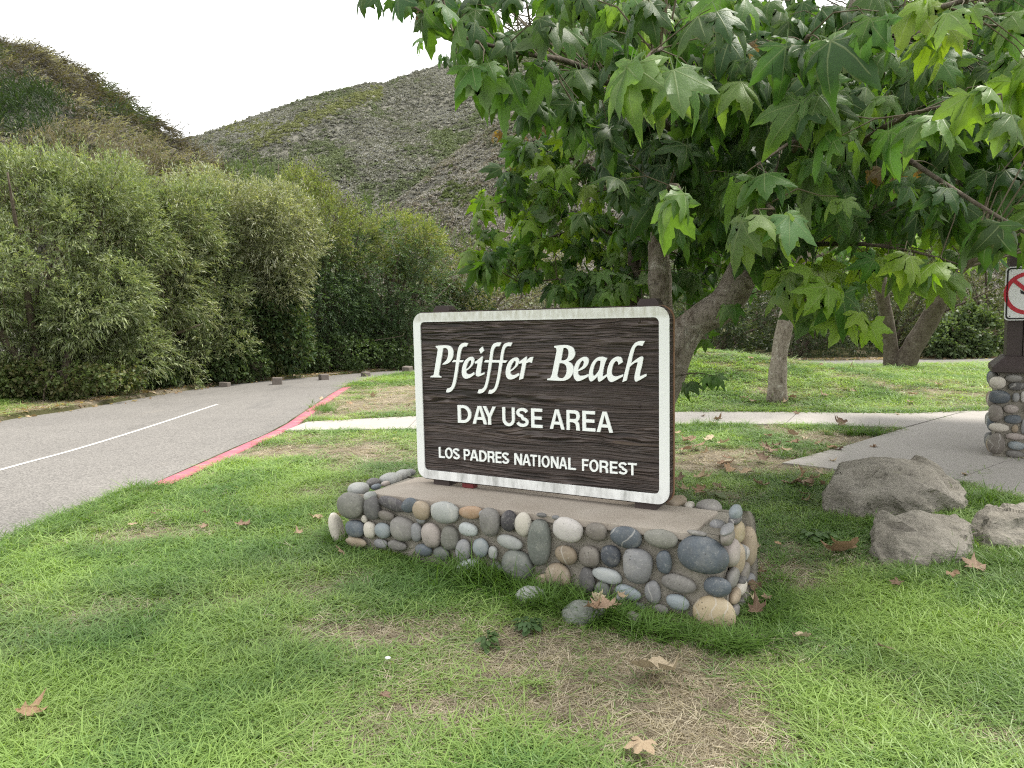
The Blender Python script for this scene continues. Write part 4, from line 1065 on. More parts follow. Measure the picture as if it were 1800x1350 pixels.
# block capitals: heavy sans letters drawn in a unit box
def arc(cx, cy, rx, ry, a0, a1, n=9):
    return [(cx + rx * math.cos(math.radians(a0 + (a1 - a0) * k / n)), cy + ry * math.sin(math.radians(a0 + (a1 - a0) * k / n))) for k in range(n + 1)]
def strokepoly(P, w_):
    P = np.array(P, float); T = nrm(np.gradient(P, axis=0)); N = np.stack([-T[:, 1], T[:, 0]], -1) * np.array([w_[0], w_[1]])
    return [tuple(p) for p in P + N] + [tuple(p) for p in (P - N)[::-1]]
vt, ht = .225, .158                # stem and bar weight, as shares of width and height
S_c = resample(arc(.5, .745, .36, .175, 12, 180, 9) + arc(.5, .745, .36, .175, 180, 262, 4)[1:] + arc(.5, .255, .385, .178, 82, 0, 5)[0:] + arc(.5, .255, .385, .178, 0, -168, 9)[1:], .04)
GLY = {
 'D': [[(0, 0), (.42, 0)] + arc(.42, .5, .58, .5, -90, 90, 16)[1:-1] + [(.42, 1), (0, 1)], [(vt, ht), (.40, ht)] + arc(.40, .5, .58 - vt + .02, .5 - ht, -90, 90, 14)[1:-1] + [(.40, 1 - ht), (vt, 1 - ht)]],
 'A': [[(0, 0), (.215, 0), (.295, .235), (.705, .235), (.785, 0), (1, 0), (.625, 1), (.375, 1)], [(.345, .38), (.655, .38), (.5, .84)]],
 'Y': [[(.39, 0), (.61, 0), (.61, .40), (1, 1), (.76, 1), (.5, .585), (.24, 1), (0, 1), (.39, .40)]],
 'U': [[(0, 1), (0, .36)] + arc(.5, .36, .5, .375, 180, 360, 14)[1:-1] + [(1, .36), (1, 1), (1 - vt, 1), (1 - vt, .36)] + arc(.5, .36, .5 - vt, .375 - ht, 360, 180, 12)[1:-1] + [(vt, .36), (vt, 1)]],
 'S': [strokepoly(S_c, (.112, .080))],
 'E': [[(0, 0), (1, 0), (1, ht), (.27, ht), (.27, .43), (.93, .43), (.93, .43 + ht), (.27, .43 + ht), (.27, 1 - ht), (.98, 1 - ht), (.98, 1), (0, 1)]],
 'F': [[(0, 0), (.27, 0), (.27, .42), (.90, .42), (.90, .42 + ht), (.27, .42 + ht), (.27, 1 - ht), (1, 1 - ht), (1, 1), (0, 1)]],
 'L': [[(0, 0), (1, 0), (1, ht), (.28, ht), (.28, 1), (0, 1)]],
 'T': [[(.385, 0), (.615, 0), (.615, 1 - ht), (1, 1 - ht), (1, 1), (0, 1), (0, 1 - ht), (.385, 1 - ht)]],
 'I': [[(0, 0), (1, 0), (1, 1), (0, 1)]],
 'N': [[(0, 0), (.22, 0), (.22, .67), (.75, 0), (1, 0), (1, 1), (.78, 1), (.78, .34), (.25, 1), (0, 1)]],
 'O': [arc(.5, .5, .5, .515, 0, 360, 30)[:-1], arc(.5, .5, .5 - vt * .94, .515 - ht, 0, 360, 26)[:-1]],
 'P': [[(0, 0), (vt + .01, 0), (vt + .01, .37), (.58, .37)] + arc(.58, .685, .42, .315, -90, 90, 12)[1:-1] + [(.58, 1), (0, 1)], [(vt + .01, .37 + ht), (.55, .37 + ht)] + arc(.55, .685, .21, .315 - ht, -90, 90, 10)[1:-1] + [(.55, 1 - ht), (vt + .01, 1 - ht)]],
 'R': [[(0, 0), (vt, 0), (vt, .40), (.48, .40), (.66, .33), (.70, .20), (.71, 0), (.97, 0), (.94, .24), (.90, .38), (.80, .45), (.93, .55), (.98, .72), (.92, .88), (.80, .97), (.62, 1), (0, 1)], [(vt, .40 + ht), (.58, .40 + ht), (.70, .60), (.74, .71), (.70, .80), (.58, 1 - ht), (vt, 1 - ht)]]}
def capitals(xs, text, yt, yb):
    """xs: pairs of left and right edges on the enlarged photograph; yt / yb lines through the cap tops and bottoms"""
    for ch, (x0, x1) in zip(text, xs):
        T_ = lambda x: (yt[0] + (x - yt[1]) * yt[2]); B_ = lambda x: (yb[0] + (x - yb[1]) * yb[2])
        xm = (x0 + x1) / 2
        f = lambda x, y: panel(700 + x / 3.375, 520 + y / 3.375)
        u0, u1 = f(x0, (T_(x0) + B_(x0)) / 2)[0], f(x1, (T_(x1) + B_(x1)) / 2)[0]
        z1, z0 = f(xm, T_(xm))[1], f(xm, B_(xm))[1]
        L_ = [[(u0 + p[0] * (u1 - u0), z0 + p[1] * (z1 - z0)) for p in l] for l in GLY[ch]]
        mb = MB(); mb.prism(L_[0], .0005, .011, 'y', L_[1:])
        link('letter', mb.mesh('letter'), M['letter'], sign)
capitals([(352, 432), (440, 524), (502, 578), (617, 690), (698, 772), (788, 854), (898, 984), (998, 1078), (1092, 1168), (1176, 1272)], 'DAYUSEAREA', (648, 352, .0457), (752, 352, .0665))
capitals([(240, 274), (277, 321), (323, 363), (388, 424), (424, 474), (480, 524), (530, 571), (577, 611), (614, 656), (688, 733), (736, 784), (783, 822), (831, 841), (850, 897), (905, 950), (953, 1001), (1008, 1052), (1090, 1128), (1133, 1187), (1194, 1246), (1255, 1300), (1305, 1358), (1362, 1414)],
         'LOSPADRESNATIONALFOREST', (897, 240, .0835), (960, 240, .0915))

# ------------------------------------------------------------------ boulders
import bmesh
def boulder(label, pts, seed):
    P = np.array([at(x, y, d) for x, y, d in pts]); c0 = np.array([P[:, 0].mean(), P[:, 1].mean(), 0]); c0[2] = float(gz(c0[0], c0[1]))
    low = P[P[:, 2] < c0[2] + .12].copy(); low[:, 2] -= .15
    Q = np.concatenate([P, low]) - c0
    bm = bmesh.new()
    for p in Q: bm.verts.new(p)
    r_ = bmesh.ops.convex_hull(bm, input=bm.verts)
    bmesh.ops.delete(bm, geom=[v for v in bm.verts if not v.link_faces], context='VERTS')
    bmesh.ops.triangulate(bm, faces=bm.faces)
    for _ in range(4):
        bmesh.ops.subdivide_edges(bm, edges=bm.edges, cuts=1, use_grid_fill=True)
        bmesh.ops.triangulate(bm, faces=bm.faces)
    bm.normal_update()
    V = np.array([v.co[:] for v in bm.verts]); Nn = np.array([v.normal[:] for v in bm.verts])
    V = V + Nn * (.05 * (noise3(V, 2.6, seed) - .42))[:, None]
    rb = np.random.default_rng(seed)
    sd_ = rb.permutation(len(V))[:34]                     # fracture faces: each patch is flattened towards its own tilted plane
    SN = nrm(Nn[sd_] + rb.normal(0, .28, (34, 3))); Wp = V + .05 * (np.stack([noise3(V, 9, k) for k in range(3)], -1) - .5)
    j_ = np.argmin(((Wp[:, None] - V[sd_][None]) ** 2).sum(-1), axis=1)
    dt = ((V - V[sd_][j_]) * SN[j_]).sum(-1)
    V = V - SN[j_] * (np.clip(dt, -.07, .07) * .8)[:, None]
    Fa = np.array([[v.index for v in f.verts] for f in bm.faces]); E_ = np.concatenate([Fa[:, [0, 1]], Fa[:, [1, 2]], Fa[:, [2, 0]]]); E_ = np.concatenate([E_, E_[:, ::-1]])
    for _s in range(1):
        acc = np.zeros_like(V); np.add.at(acc, E_[:, 0], V[E_[:, 1]]); V = V * .72 + .28 * acc / np.bincount(E_[:, 0], minlength=len(V))[:, None]
    h = .035 * np.abs(noise3(V, 6, seed + 1) - .5) + .04 * np.abs(noise3(V, 13, seed + 3) - .5) + .02 * (noise3(V, 33, seed + 2) - .5)
    V = V - Nn * h[:, None]
    lo, hi = Q.min(0), Q.max(0); V = lo + (V - V.min(0)) / (V.max(0) - V.min(0)) * (hi - lo)
    bm.verts.index_update()
    F = [[v.index for v in f.verts] for f in bm.faces]; bm.free()
    me = mesh_np('boulder', V, np.array(F), True); me.set_sharp_from_angle(angle=math.radians(24))
    o = link('boulder', me, M['rock'], loc=c0)
    return tag(o, label, 'boulder', 'boulders beside the sign')
boulder('largest grey boulder with a jagged peak behind the two smaller ones', [(1450, 905, 5.5), (1500, 925, 5.35), (1600, 930, 5.3), (1695, 920, 5.45), (1445, 872, 5.55), (1462, 850, 5.6), (1530, 868, 5.4), (1640, 866, 5.4), (1702, 885, 5.6),
        (1484, 818, 5.95), (1545, 815, 6.0), (1585, 803, 5.95), (1622, 806, 6.0), (1660, 838, 5.95), (1692, 856, 5.8), (1490, 835, 6.3), (1600, 818, 6.4), (1690, 860, 6.2), (1480, 880, 6.3), (1690, 885, 6.2)], 4)
boulder('flat topped tan grey boulder in front of the largest one', [(1541, 896, 4.85), (1680, 900, 4.9), (1694, 912, 4.8), (1713, 950, 4.55), (1705, 968, 4.4), (1600, 966, 4.4), (1585, 972, 4.4), (1532, 972, 4.55), (1530, 935, 4.75), (1545, 1000, 4.4), (1590, 1006, 4.3), (1695, 1003, 4.3), (1716, 985, 4.45), (1550, 945, 5.0), (1700, 945, 5.0)], 12)
boulder('rounded dark boulder cut by the right edge of the photo', [(1755, 880, 5.1), (1800, 882, 5.15), (1850, 888, 5.2), (1715, 900, 5.0), (1703, 925, 4.9), (1712, 950, 4.75), (1735, 905, 4.8), (1790, 900, 4.75), (1850, 905, 4.8), (1720, 965, 4.65), (1800, 975, 4.55), (1860, 970, 4.6), (1890, 940, 4.8), (1730, 910, 5.3), (1870, 915, 5.3)], 23)

# ------------------------------------------------------------------ shelter post on its stone base, with the prohibition sign
CY = math.radians(31)
c0 = atz(1743, 803, -.045); CO = np.array([c0[0], c0[1], -.05])
CUx = np.array([math.cos(CY), -math.sin(CY), 0]); CVx = np.array([math.sin(CY), math.cos(CY), 0])
def cloc(p): d = np.asarray(p) - CO; return np.array([d @ CUx, d @ CVx, d[2]])
shel = thing('shelter', 'dark brown timber shelter on a river stone pier at the right edge', 'shelter', CO, -CY)
def con(px, py, y=0.):
    p = on_plane(px, py, CO + CVx * y, CVx); return cloc(p)
zc0, zc1 = con(1747, 654)[2], con(1768, 627)[2]
V, F = mortar_core(.02, .0, .66, .64, -.15, zc0 + .005, .03, .01, 8, 14)
link('mortar_core', mesh_np('mortar_core', V, F, True), M['mortar'], shel)
tf2 = lambda x, y: (1600 + x / 2.33, 250 + y / 2.33, 1 / 2.33)
COLS = '358 985 36 27 4 C;425 967 38 17 0 M;437 1000 36 17 -4 D;366 1043 45 28 2 B;433 1045 16 20 0 S;463 1042 12 24 0 W;350 1107 31 37 0 V;412 1092 33 18 4 R;420 1135 37 19 -4 B;363 1168 44 19 4 C;429 1173 14 17 0 T;430 1206 42 14 4 R;465 1165 12 30 0 S;352 1233 37 44 0 V;434 1243 38 18 4 H;430 1277 40 16 6 M;490 985 20 24 0 T;490 1030 14 20 0 G;495 1090 26 24 0 M;500 1140 18 24 0 V;495 1190 26 18 0 L;495 1240 18 26 0 S;490 1278 20 14 0 E'
plane_stones(COLS, tf2, CO - CVx * .012, -CVx, CUx, shel, cloc, [[1, 0, 0], [0, -1, 0], [0, 0, 1]], 0, .075, .7)
for k in range(12):
    stone((.0, .12 + .2 * (k % 3), .12 + .24 * (k // 3)), (.09, .05, .085), 0, 'TGSBLMVC'[k % 8], shel, [[0, 1, 0], [-1, 0, 0], [0, 0, 1]], None)
for k in range(14):                                   # the right half of the front and the right side
    stone((.46 + .13 * (k % 2), -.012, .09 + .135 * (k // 2)), (.075, .05, .058), 6 * (k % 3 - 1), 'MVSTGBLCRHDMS'[k % 13], shel, [[1, 0, 0], [0, -1, 0], [0, 0, 1]], None)
for k in range(18):
    stone((.665, .12 + .19 * (k % 3), .10 + .16 * (k // 3)), (.085, .05, .07), 5 * (k % 3 - 1), 'GTMSBLVCH'[(k * 5) % 9], shel, [[0, 1, 0], [1, 0, 0], [0, 0, 1]], None)
mb = MB(); a = .03; b = con(1769, 640)[0] - .0
lo = rrect(-.03, -.05, .70, .69, .01, 1); hi = rrect(b - .015, .075, .58, .58, .01, 1)
n = len(lo); mb.add([(x, y, zc0) for x, y in lo] + [(x, y, zc0 + .06) for x, y in lo] + [(x, y, zc1) for x, y in hi],
                    [tuple(range(n))[::-1], tuple(range(2 * n, 3 * n))] + [(i + k * n, (i + 1) % n + k * n, (i + 1) % n + (k + 1) * n, i + (k + 1) * n) for k in range(2) for i in range(n)])
bevelled(link('cap_block', mb.mesh('cap_block'), M['brown'], shel), .01)
ztop = 3.25
bx0 = con(1770, 600, .1)[0]
ww = (con(1798, 600, .1)[0] - bx0)
for k in range(3):
    mb = MB(); mb.box((bx0 + k * (ww + .004), .10 + (.012 if k != 1 else 0), zc1), (bx0 + k * (ww + .004) + ww, .54, ztop))
    bevelled(link('post_board', mb.mesh('post_board'), M['brown'], shel), .004)
# roof over it: beams, soffit, pale fascia
E0 = con(1693, 282, .9); ez = E0[2]
mb = MB(); mb.box((bx0 - .5, .18, ztop - .02 - .26), (3.2, .46, ztop - .021)); bevelled(link('beam', mb.mesh('beam'), M['brown'], shel), .006)
mb = MB(); mb.box((bx0 - .75, -.5, ztop), (4.2, 4.5, ztop + .1)); link('roof', mb.mesh('roof'), M['dark'], shel)
mb = MB(); mb.box((bx0 - .80, -.5, ztop - .12), (bx0 - .752, 4.5, ztop + .12)); link('fascia', mb.mesh('fascia'), M['fascia'], shel)
mb = MB(); mb.box((bx0 - .752, -.55, ztop - .12), (4.2, -.502, ztop + .12)); link('fascia', mb.mesh('fascia'), M['fascia'], shel)
mb = MB(); mb.box((E0[0] - .1, 1.2, ez - .16), (E0[0] + 2.5, 1.34, ez + .02)); link('beam', mb.mesh('beam'), M['fascia'], shel)
# plate
s0 = con(1764.5, 563.5, .06); s1 = con(1765.5, 469.5, .06); cx_ = con(1810, 517, .06)[0]
x0, z0, z1 = s0[0], s0[2], s1[2]; x1 = 2 * cx_ - x0
plate = thing('prohibition_sign', 'white sign with black edge and red ring bolted to the shelter post', 'sign', tuple(CO + CUx * cx_ + CVx * .06 + PZ * (z0 + z1) / 2), -CY)
hw, hh = (x1 - x0) / 2, (z1 - z0) / 2
mb = MB(); mb.prism(rrect(-hw, -hh, hw, hh, .045, 6), 0, .012, 'y'); link('plate', mb.mesh('plate'), M['signwhite'], plate)
mb = MB(); mb.prism(rrect(-hw + .012, -hh + .012, hw - .012, hh - .012, .038, 6), -.003, -.0005, 'y', [rrect(-hw + .027, -hh + .027, hw - .027, hh - .027, .028, 6)]); link('edge_line', mb.mesh('edge_line'), M['signblack'], plate)
rad = 36.5 / FPX * CO[1] * 1.02
circ = lambda r_, n=40: [(r_ * math.cos(2 * math.pi * i / n), r_ * math.sin(2 * math.pi * i / n)) for i in range(n)]
mb = MB(); mb.prism(circ(rad), -.003, -.0005, 'y', [circ(rad * .82)]); link('ring', mb.mesh('ring'), M['signred'], plate)
a = math.radians(135); dx, dz = math.cos(a), math.sin(a); ox, oz = -dz * rad * .085, dx * rad * .085; q_ = rad * .84
mb = MB(); mb.prism([(dx * q_ + ox, dz * q_ + oz), (-dx * q_ + ox, -dz * q_ + oz), (-dx * q_ - ox, -dz * q_ - oz), (dx * q_ - ox, dz * q_ - oz)], -.0055, -.0032, 'y'); link('slash', mb.mesh('slash'), M['signred'], plate)
mb = MB()
mb.prism([(-rad * .36, rad * .16), (-rad * .2, rad * .05), (rad * .3, rad * .02), (rad * .42, -rad * .05), (rad * .3, -rad * .12), (-rad * .1, -rad * .1), (-rad * .34, .0)], -.0028, -.0006, 'y'); link('symbol', mb.mesh('symbol'), M['signblack'], plate)
for sx in (-1,):
    for sz in (-1, 1):
        V, F = ICO[1]; link('screw', mesh_np('screw', V * .006, F), M['signblack'], plate, loc=(sx * (hw - .05), -.002, sz * (hh - .045)))
V, F = ICO[1]

# ------------------------------------------------------------------ wooden stubs along the road bend
for k, (px, py, hp, wp, lab) in enumerate([(394, 676, 12, 15, 'squat wooden stub farthest left along the verge, half hidden in ivy'), (487, 672, 15, 16, 'wooden stub on the verge, second from the left of the row'), (569, 664, 13, 14, 'wooden stub in the middle of the row on the verge'),
                                   (643, 658, 11, 12, 'wooden stub on the verge, second from the sign'), (716, 654, 15, 14, 'wooden stub nearest the sign edge on the verge')]):
    c_ = atz(px, py, .02); s_ = c_[1] / FPX
    mb = MB(); h_, w_ = hp * s_ * 1.35, wp * s_ / 1.9
    mb.box((-w_, -w_, -.2), (w_, w_, h_))
    o = link('wooden_stub', mb.mesh('wooden_stub'), M['stump'], loc=(c_[0], c_[1], float(gz(c_[0], c_[1]))), rot=(.03 * (k - 2), .04 * (2 - k), .3 * k))
    bevelled(o, .025, 3); tag(o, lab, 'post', 'wooden stubs along the far verge')

# ------------------------------------------------------------------ sycamore leaves
def syc_leaf(seed, droop=.25, curl=.12, serr=True):
    """five pointed lobes; stalk end at the origin, middle lobe along +y, upper side +z; unit = middle lobe length"""
    r = np.random.default_rng(seed)
    lob = [(-98, .54, .135), (-46, .86, .185), (0, 1.0, .205), (46, .86, .185), (98, .54, .135)]
    V = [(0, 0, 0)]; vein = [1.]; F = []
    def add(x, y, v): V.append((x, y, 0)); vein.append(v); return len(V) - 1
    sin_ = []
    for (a0, l0, _), (a1, l1, _) in zip(lob[:-1], lob[1:]):
        a = math.radians((a0 + a1) / 2 + r.normal(0, 2)); q = (.53 if abs(a0 + a1) < 60 else .44) * (1 + r.normal(0, .06)); sin_.append(add(q * math.sin(a), q * math.cos(a), 0.))
    e0 = add(-.17, -.10, 0.); e1 = add(.17, -.10, 0.)
    sin_ = [e0] + sin_ + [e1]
    for k, (a, L, wd) in enumerate(lob):
        a = math.radians(a + r.normal(0, 3)); L *= 1 + r.normal(0, .06); wd *= 1 + r.normal(0, .1)
        u = np.array([math.sin(a), math.cos(a)]); p = np.array([u[1], -u[0]])
        v1, v2, v3 = [add(*(u * L * t), 1.) for t in (.36, .6, .82)]; tip = add(*(u * L), .6)
        sides = []
        for sg, sid in ((-1, sin_[k]), (1, sin_[k + 1])):
            m1 = add(*(u * L * .58 + sg * p * wd * 1.05), 0.); t1 = add(*(u * L * .63 + sg * p * wd * .78), 0.) ; m2 = add(*(u * L * .76 + sg * p * wd * .72), 0.); t2 = add(*(u * L * .82 + sg * p * wd * .46), 0.)
            fs = [(0, v1, sid), (v1, v2, t1, m1, sid), (v2, v3, t2, m2, t1), (v3, tip, t2)]
            for f in fs: F.append(f if sg < 0 else f[::-1])
    V = np.array(V, float)
    rr = np.hypot(V[:, 0], V[:, 1]); vein = np.array(vein)
    ph = r.random(3) * 6.28
    V[:, 2] = -droop * rr ** 2 + .05 * np.sin(3 * V[:, 0] * 2 + ph[0]) * rr + .05 * np.sin(5 * V[:, 1] + ph[1]) * rr - .10 * (1 - vein) * rr - curl * np.maximum(0, rr - .55) ** 2 * 4
    V[:, 0] *= 1 - .10 * np.abs(V[:, 0]) * droop * 2
    # fold about the middle
    fold = .10 + .22 * r.random()
    V[:, 2] -= fold * np.abs(V[:, 0]) ** 1.3
    F = [f[::-1] for f in F]
    # orient so +z is the upper face
    a, b, c_ = (V[i] for i in F[0][:3])
    if np.cross(b - a, c_ - a)[2] < 0: F = [f[::-1] for f in F]
    tri = []
    for f in F:
        for i in range(1, len(f) - 1): tri.append((f[0], f[i], f[i + 1]))
    # stalk
    n0 = len(V)
    st = np.array([[-.012, 0, 0], [.012, 0, 0], [.010, -.18, .03], [-.010, -.18, .03], [.008, -.34, .02], [-.008, -.34, .02]])
    V = np.concatenate([V, st]); vein = np.concatenate([vein, np.full(6, .98)])
    tri += [(n0, n0 + 1, n0 + 2), (n0, n0 + 2, n0 + 3), (n0 + 3, n0 + 2, n0 + 4), (n0 + 3, n0 + 4, n0 + 5)]
    return V, np.array(tri), vein
LEAFV = [syc_leaf(100 + k, .14 + .10 * (k % 5), .05 + .11 * (k % 3)) for k in range(8)]
LEAFM = [mesh_np('leaf', V, F, True, {'vein': ('FLOAT', v), 'tint': ('FLOAT_COLOR', np.ones((len(V), 4)))}) for V, F, v in LEAFV]
for m in LEAFM: m.materials.append(M['syc'])

class Leaves:
    def __init__(s): s.p = []; s.R = []; s.s = []; s.c = []; s.cl = []
    def cluster(s, r, c, n, size, tint, wild=.3, face=None, spread=1.):
        """n leaves hanging from one twig end at c; each blade leaves outward and droops"""
        az0 = r.random() * 6.28
        tc = nrm((EYEP - c)[None])[0]
        for k in range(n):
            az = az0 + 6.28 * k / n + r.normal(0, .4)
            h = np.array([math.cos(az), math.sin(az), 0])
            if h @ tc < -.3 and r.random() < .5: h = h - 2 * (h @ tc) * tc; h[2] = 0
            tip = nrm((h * (.30 + .45 * r.random()) + np.array([0, 0, -.8 - .4 * r.random()]) + r.normal(0, wild, 3))[None])[0]
            nn = np.array([0, 0, .55]) + h * .70 + tc * .30 + r.normal(0, wild, 3)
            nn = nrm((nn - (nn @ tip) * tip)[None])[0]
            x = np.cross(tip, nn)
            sz = size * (.58 + .70 * r.random())
            s.R.append(np.stack([x, tip, nn], -1)); s.s.append(sz); s.p.append(c + tip * sz * .30 * spread + h * .03)
            s.c.append(np.array(tint) * (.78 + .44 * r.random()) * np.array([1 + r.normal(0, .07), 1, 1 + r.normal(0, .04)])); s.cl.append(c)
    def arr(s):
        return np.array(s.p), np.array(s.R), np.array(s.s), np.array(s.c)
def merged(P, R, s, c, var, off):
    Vs, Fs, ve, ti, n = [], [], [], [], 0
    for k in range(len(LEAFV)):
        m = np.where(var == k)[0]
        if not len(m): continue
        V0, F0, v0 = LEAFV[k]
        V = np.einsum('nij,vj->nvi', R[m] * s[m][:, None, None], V0) + P[m][:, None] - off
        Vs.append(V.reshape(-1, 3)); Fs.append((F0[None] + (np.arange(len(m)) * len(V0))[:, None, None] + n).reshape(-1, 3)); n += len(m) * len(V0)
        ve.append(np.tile(v0, len(m))); ti.append(np.repeat(c[m], len(V0), axis=0))
    V = np.concatenate(Vs); ti = np.concatenate(ti); FTRI[0] += sum(map(len, Fs))
    return mesh_np('leaves', V, np.concatenate(Fs), True, {'vein': ('FLOAT', np.concatenate(ve)), 'tint': ('FLOAT_COLOR', np.c_[ti, np.ones(len(ti))])})

GRN = (.047, .098, .028); MID = (.072, .142, .034); LIT = (.125, .21, .06); YLW = (.155, .245, .036); PAL_L = (.145, .225, .085); YL2 = (.20, .30, .045)  # brighter tints stand in for sky sheen and backlight on chosen leaves
r = np.random.default_rng(77)
LV = Leaves()
def region(poly, n, d0, d1, size, tints, per=4, wild=.3, bias=1.):
    xs = [p[0] for p in poly]; ys = [p[1] for p in poly]; k = 0; g = 0
    while k < n and g < n * 60:
        g += 1
        x, y = r.uniform(min(xs), max(xs)), r.uniform(min(ys), max(ys))
        if not inpoly(np.array([x]), np.array([y]), poly)[0]: continue
        d = d0 + (d1 - d0) * r.random() ** bias
        LV.cluster(r, at(x, y, d), per, size * r.uniform(.85, 1.15), tints[r.integers(len(tints))], wild); k += per
    return
# the dense middle and far side of the crown
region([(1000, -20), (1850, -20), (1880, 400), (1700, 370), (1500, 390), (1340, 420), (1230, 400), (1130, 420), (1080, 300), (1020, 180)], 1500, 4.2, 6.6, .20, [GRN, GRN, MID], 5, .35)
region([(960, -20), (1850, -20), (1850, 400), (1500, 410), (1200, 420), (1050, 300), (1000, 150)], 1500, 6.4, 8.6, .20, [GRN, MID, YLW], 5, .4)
# lower left, seen against the hill
region([(905, 215), (1000, 235), (1110, 300), (1130, 520), (1000, 530), (950, 470), (895, 500), (835, 470), (815, 425), (850, 380), (835, 345), (890, 310), (885, 270)], 560, 5.9, 7.6, .165, [MID, LIT, YLW, YLW, GRN], 4, .5)
region([(940, 470), (1120, 470), (1120, 530), (1000, 535)], 50, 6.2, 7.4, .165, [MID, GRN], 4, .5)
region([(1040, 360), (1330, 400), (1330, 470), (1180, 500), (1060, 500)], 190, 6.2, 8.2, .18, [GRN, GRN, MID], 4, .45)
# upper left, over the hill and sky
region([(800, -20), (1010, -20), (1030, 230), (960, 190), (900, 170), (860, 160), (840, 110), (820, 40)], 115, 3.6, 5.2, .165, [GRN, MID], 4, .35)
region([(730, -30), (820, -30), (815, 10), (760, 12)], 14, 3.6, 4.6, .15, [GRN, GRN, MID], 3, .35)
region([(640, -30), (760, -40), (745, -5), (660, -8)], 9, 3.6, 4.2, .12, [GRN], 3, .35)
region([(722, 60), (800, 45), (880, 40), (900, 95), (800, 105), (740, 85)], 56, 6.6, 8.0, .14, [GRN, MID], 4, .5)
# upper right, light through the leaves put into their yellow tint
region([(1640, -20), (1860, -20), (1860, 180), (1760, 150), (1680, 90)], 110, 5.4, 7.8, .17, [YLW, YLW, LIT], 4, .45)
# front layer over the middle
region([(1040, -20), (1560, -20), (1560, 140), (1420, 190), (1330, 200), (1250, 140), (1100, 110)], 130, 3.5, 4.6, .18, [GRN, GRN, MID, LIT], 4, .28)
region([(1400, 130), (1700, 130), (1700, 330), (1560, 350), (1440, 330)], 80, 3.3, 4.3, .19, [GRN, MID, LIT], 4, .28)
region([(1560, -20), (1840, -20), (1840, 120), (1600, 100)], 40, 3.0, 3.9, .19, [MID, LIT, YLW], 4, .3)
# lower fringe against the lawn, backlight put into its tints
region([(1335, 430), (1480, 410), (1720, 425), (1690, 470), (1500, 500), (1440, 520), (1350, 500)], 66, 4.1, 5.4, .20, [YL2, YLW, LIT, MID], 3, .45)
region([(1210, 440), (1330, 470), (1330, 560), (1240, 600), (1200, 560)], 26, 6.3, 7.6, .165, [GRN, MID], 3, .45)
# overhead and beyond the frame: the rest of the crown
region([(500, -900), (2300, -900), (2300, -30), (760, -30)], 900, 3.2, 8.5, .19, [GRN, MID], 5, .4)
region([(1810, -100), (2500, -100), (2400, 380), (1850, 400)], 260, 3.2, 7.5, .19, [GRN, MID], 5, .4)
# twig ends that stand out in front, each with its rosette of hanging leaves
CLUST = [(1122, 98, 3.0, 5, .20, LIT), (1180, 112, 2.95, 4, .205, PAL_L), (1150, 118, 3.1, 3, .19, LIT), (1195, 334, 3.0, 5, .18, LIT), (1345, 300, 3.3, 3, .175, MID), (1310, 305, 3.4, 2, .18, MID), (1322, 372, 3.1, 4, .165, PAL_L), (1378, 368, 3.1, 4, .17, PAL_L),
         (1475, 345, 3.3, 2, .115, LIT), (1640, 200, 2.95, 3, .19, LIT), (1572, 215, 3.1, 2, .18, MID), (1480, 238, 3.2, 2, .13, MID), (1722, 150, 2.8, 4, .16, LIT), (1760, 195, 2.85, 3, .16, PAL_L), (1745, 378, 2.9, 3, .185, GRN), (1650, 325, 3.2, 3, .19, GRN),
         (1440, 70, 3.1, 3, .22, GRN), (1385, 65, 3.3, 3, .22, GRN), (1545, 20, 2.9, 3, .20, MID), (1690, 10, 2.8, 2, .15, LIT), (1250, 15, 3.0, 3, .20, GRN), (1130, 0, 3.2, 3, .18, GRN), (1010, -15, 3.2, 3, .18, GRN), (1060, 60, 3.6, 3, .20, GRN), (955, 30, 3.5, 3, .17, GRN),
         (818, 25, 3.3, 2, .19, GRN), (800, 98, 3.4, 1, .18, MID), (850, 108, 3.4, 3, .16, MID), (895, 130, 3.5, 3, .16, MID), (955, 105, 3.6, 3, .17, GRN), (760, 5, 3.4, 3, .15, MID), (700, -8, 3.3, 3, .11, GRN), (650, -12, 3.4, 2, .10, GRN),
         (1465, 492, 4.0, 3, .215, YL2), (1400, 470, 4.3, 3, .16, LIT), (1590, 440, 3.9, 3, .18, YL2), (1655, 455, 4.0, 3, .17, YL2), (1500, 540, 4.1, 2, .18, YL2), (1440, 555, 4.3, 2, .14, LIT), (1525, 560, 4.1, 2, .15, YL2), (1285, 530, 5.0, 2, .15, MID), (1255, 655, 5.3, 3, .12, MID), (1212, 668, 5.3, 2, .11, GRN),
         (905, 292, 6.4, 3, .15, YLW), (860, 345, 6.4, 3, .15, YLW), (845, 345, 6.5, 2, .16, YLW), (960, 330, 6.2, 4, .16, LIT), (820, 440, 6.5, 3, .13, LIT), (905, 495, 6.3, 2, .15, MID), (985, 500, 6.0, 3, .17, MID), (1020, 370, 5.8, 4, .16, MID), (1090, 400, 5.6, 3, .17, MID), (1100, 490, 5.8, 3, .17, MID)]
for (x, y, d, n_, sz, t_) in CLUST: LV.cluster(r, at(x, y, d), n_, sz, t_, .26, spread=.8)
# a few browned, withered ones
for (x, y, d) in ((877, 228, 6.3), (915, 235, 6.3), (955, 218, 6.4), (890, 290, 6.4), (1230, 85, 4.4), (1345, 70, 4.0), (1432, 205, 3.9), (1540, 290, 3.6), (742, 18, 3.5), (1600, 300, 3.8)):
    LV.cluster(r, at(x, y, d), 2, .085, (.16, .095, .05), .5)
P_, R_, s_, c_ = LV.arr(); var = r.integers(0, 8, len(P_))

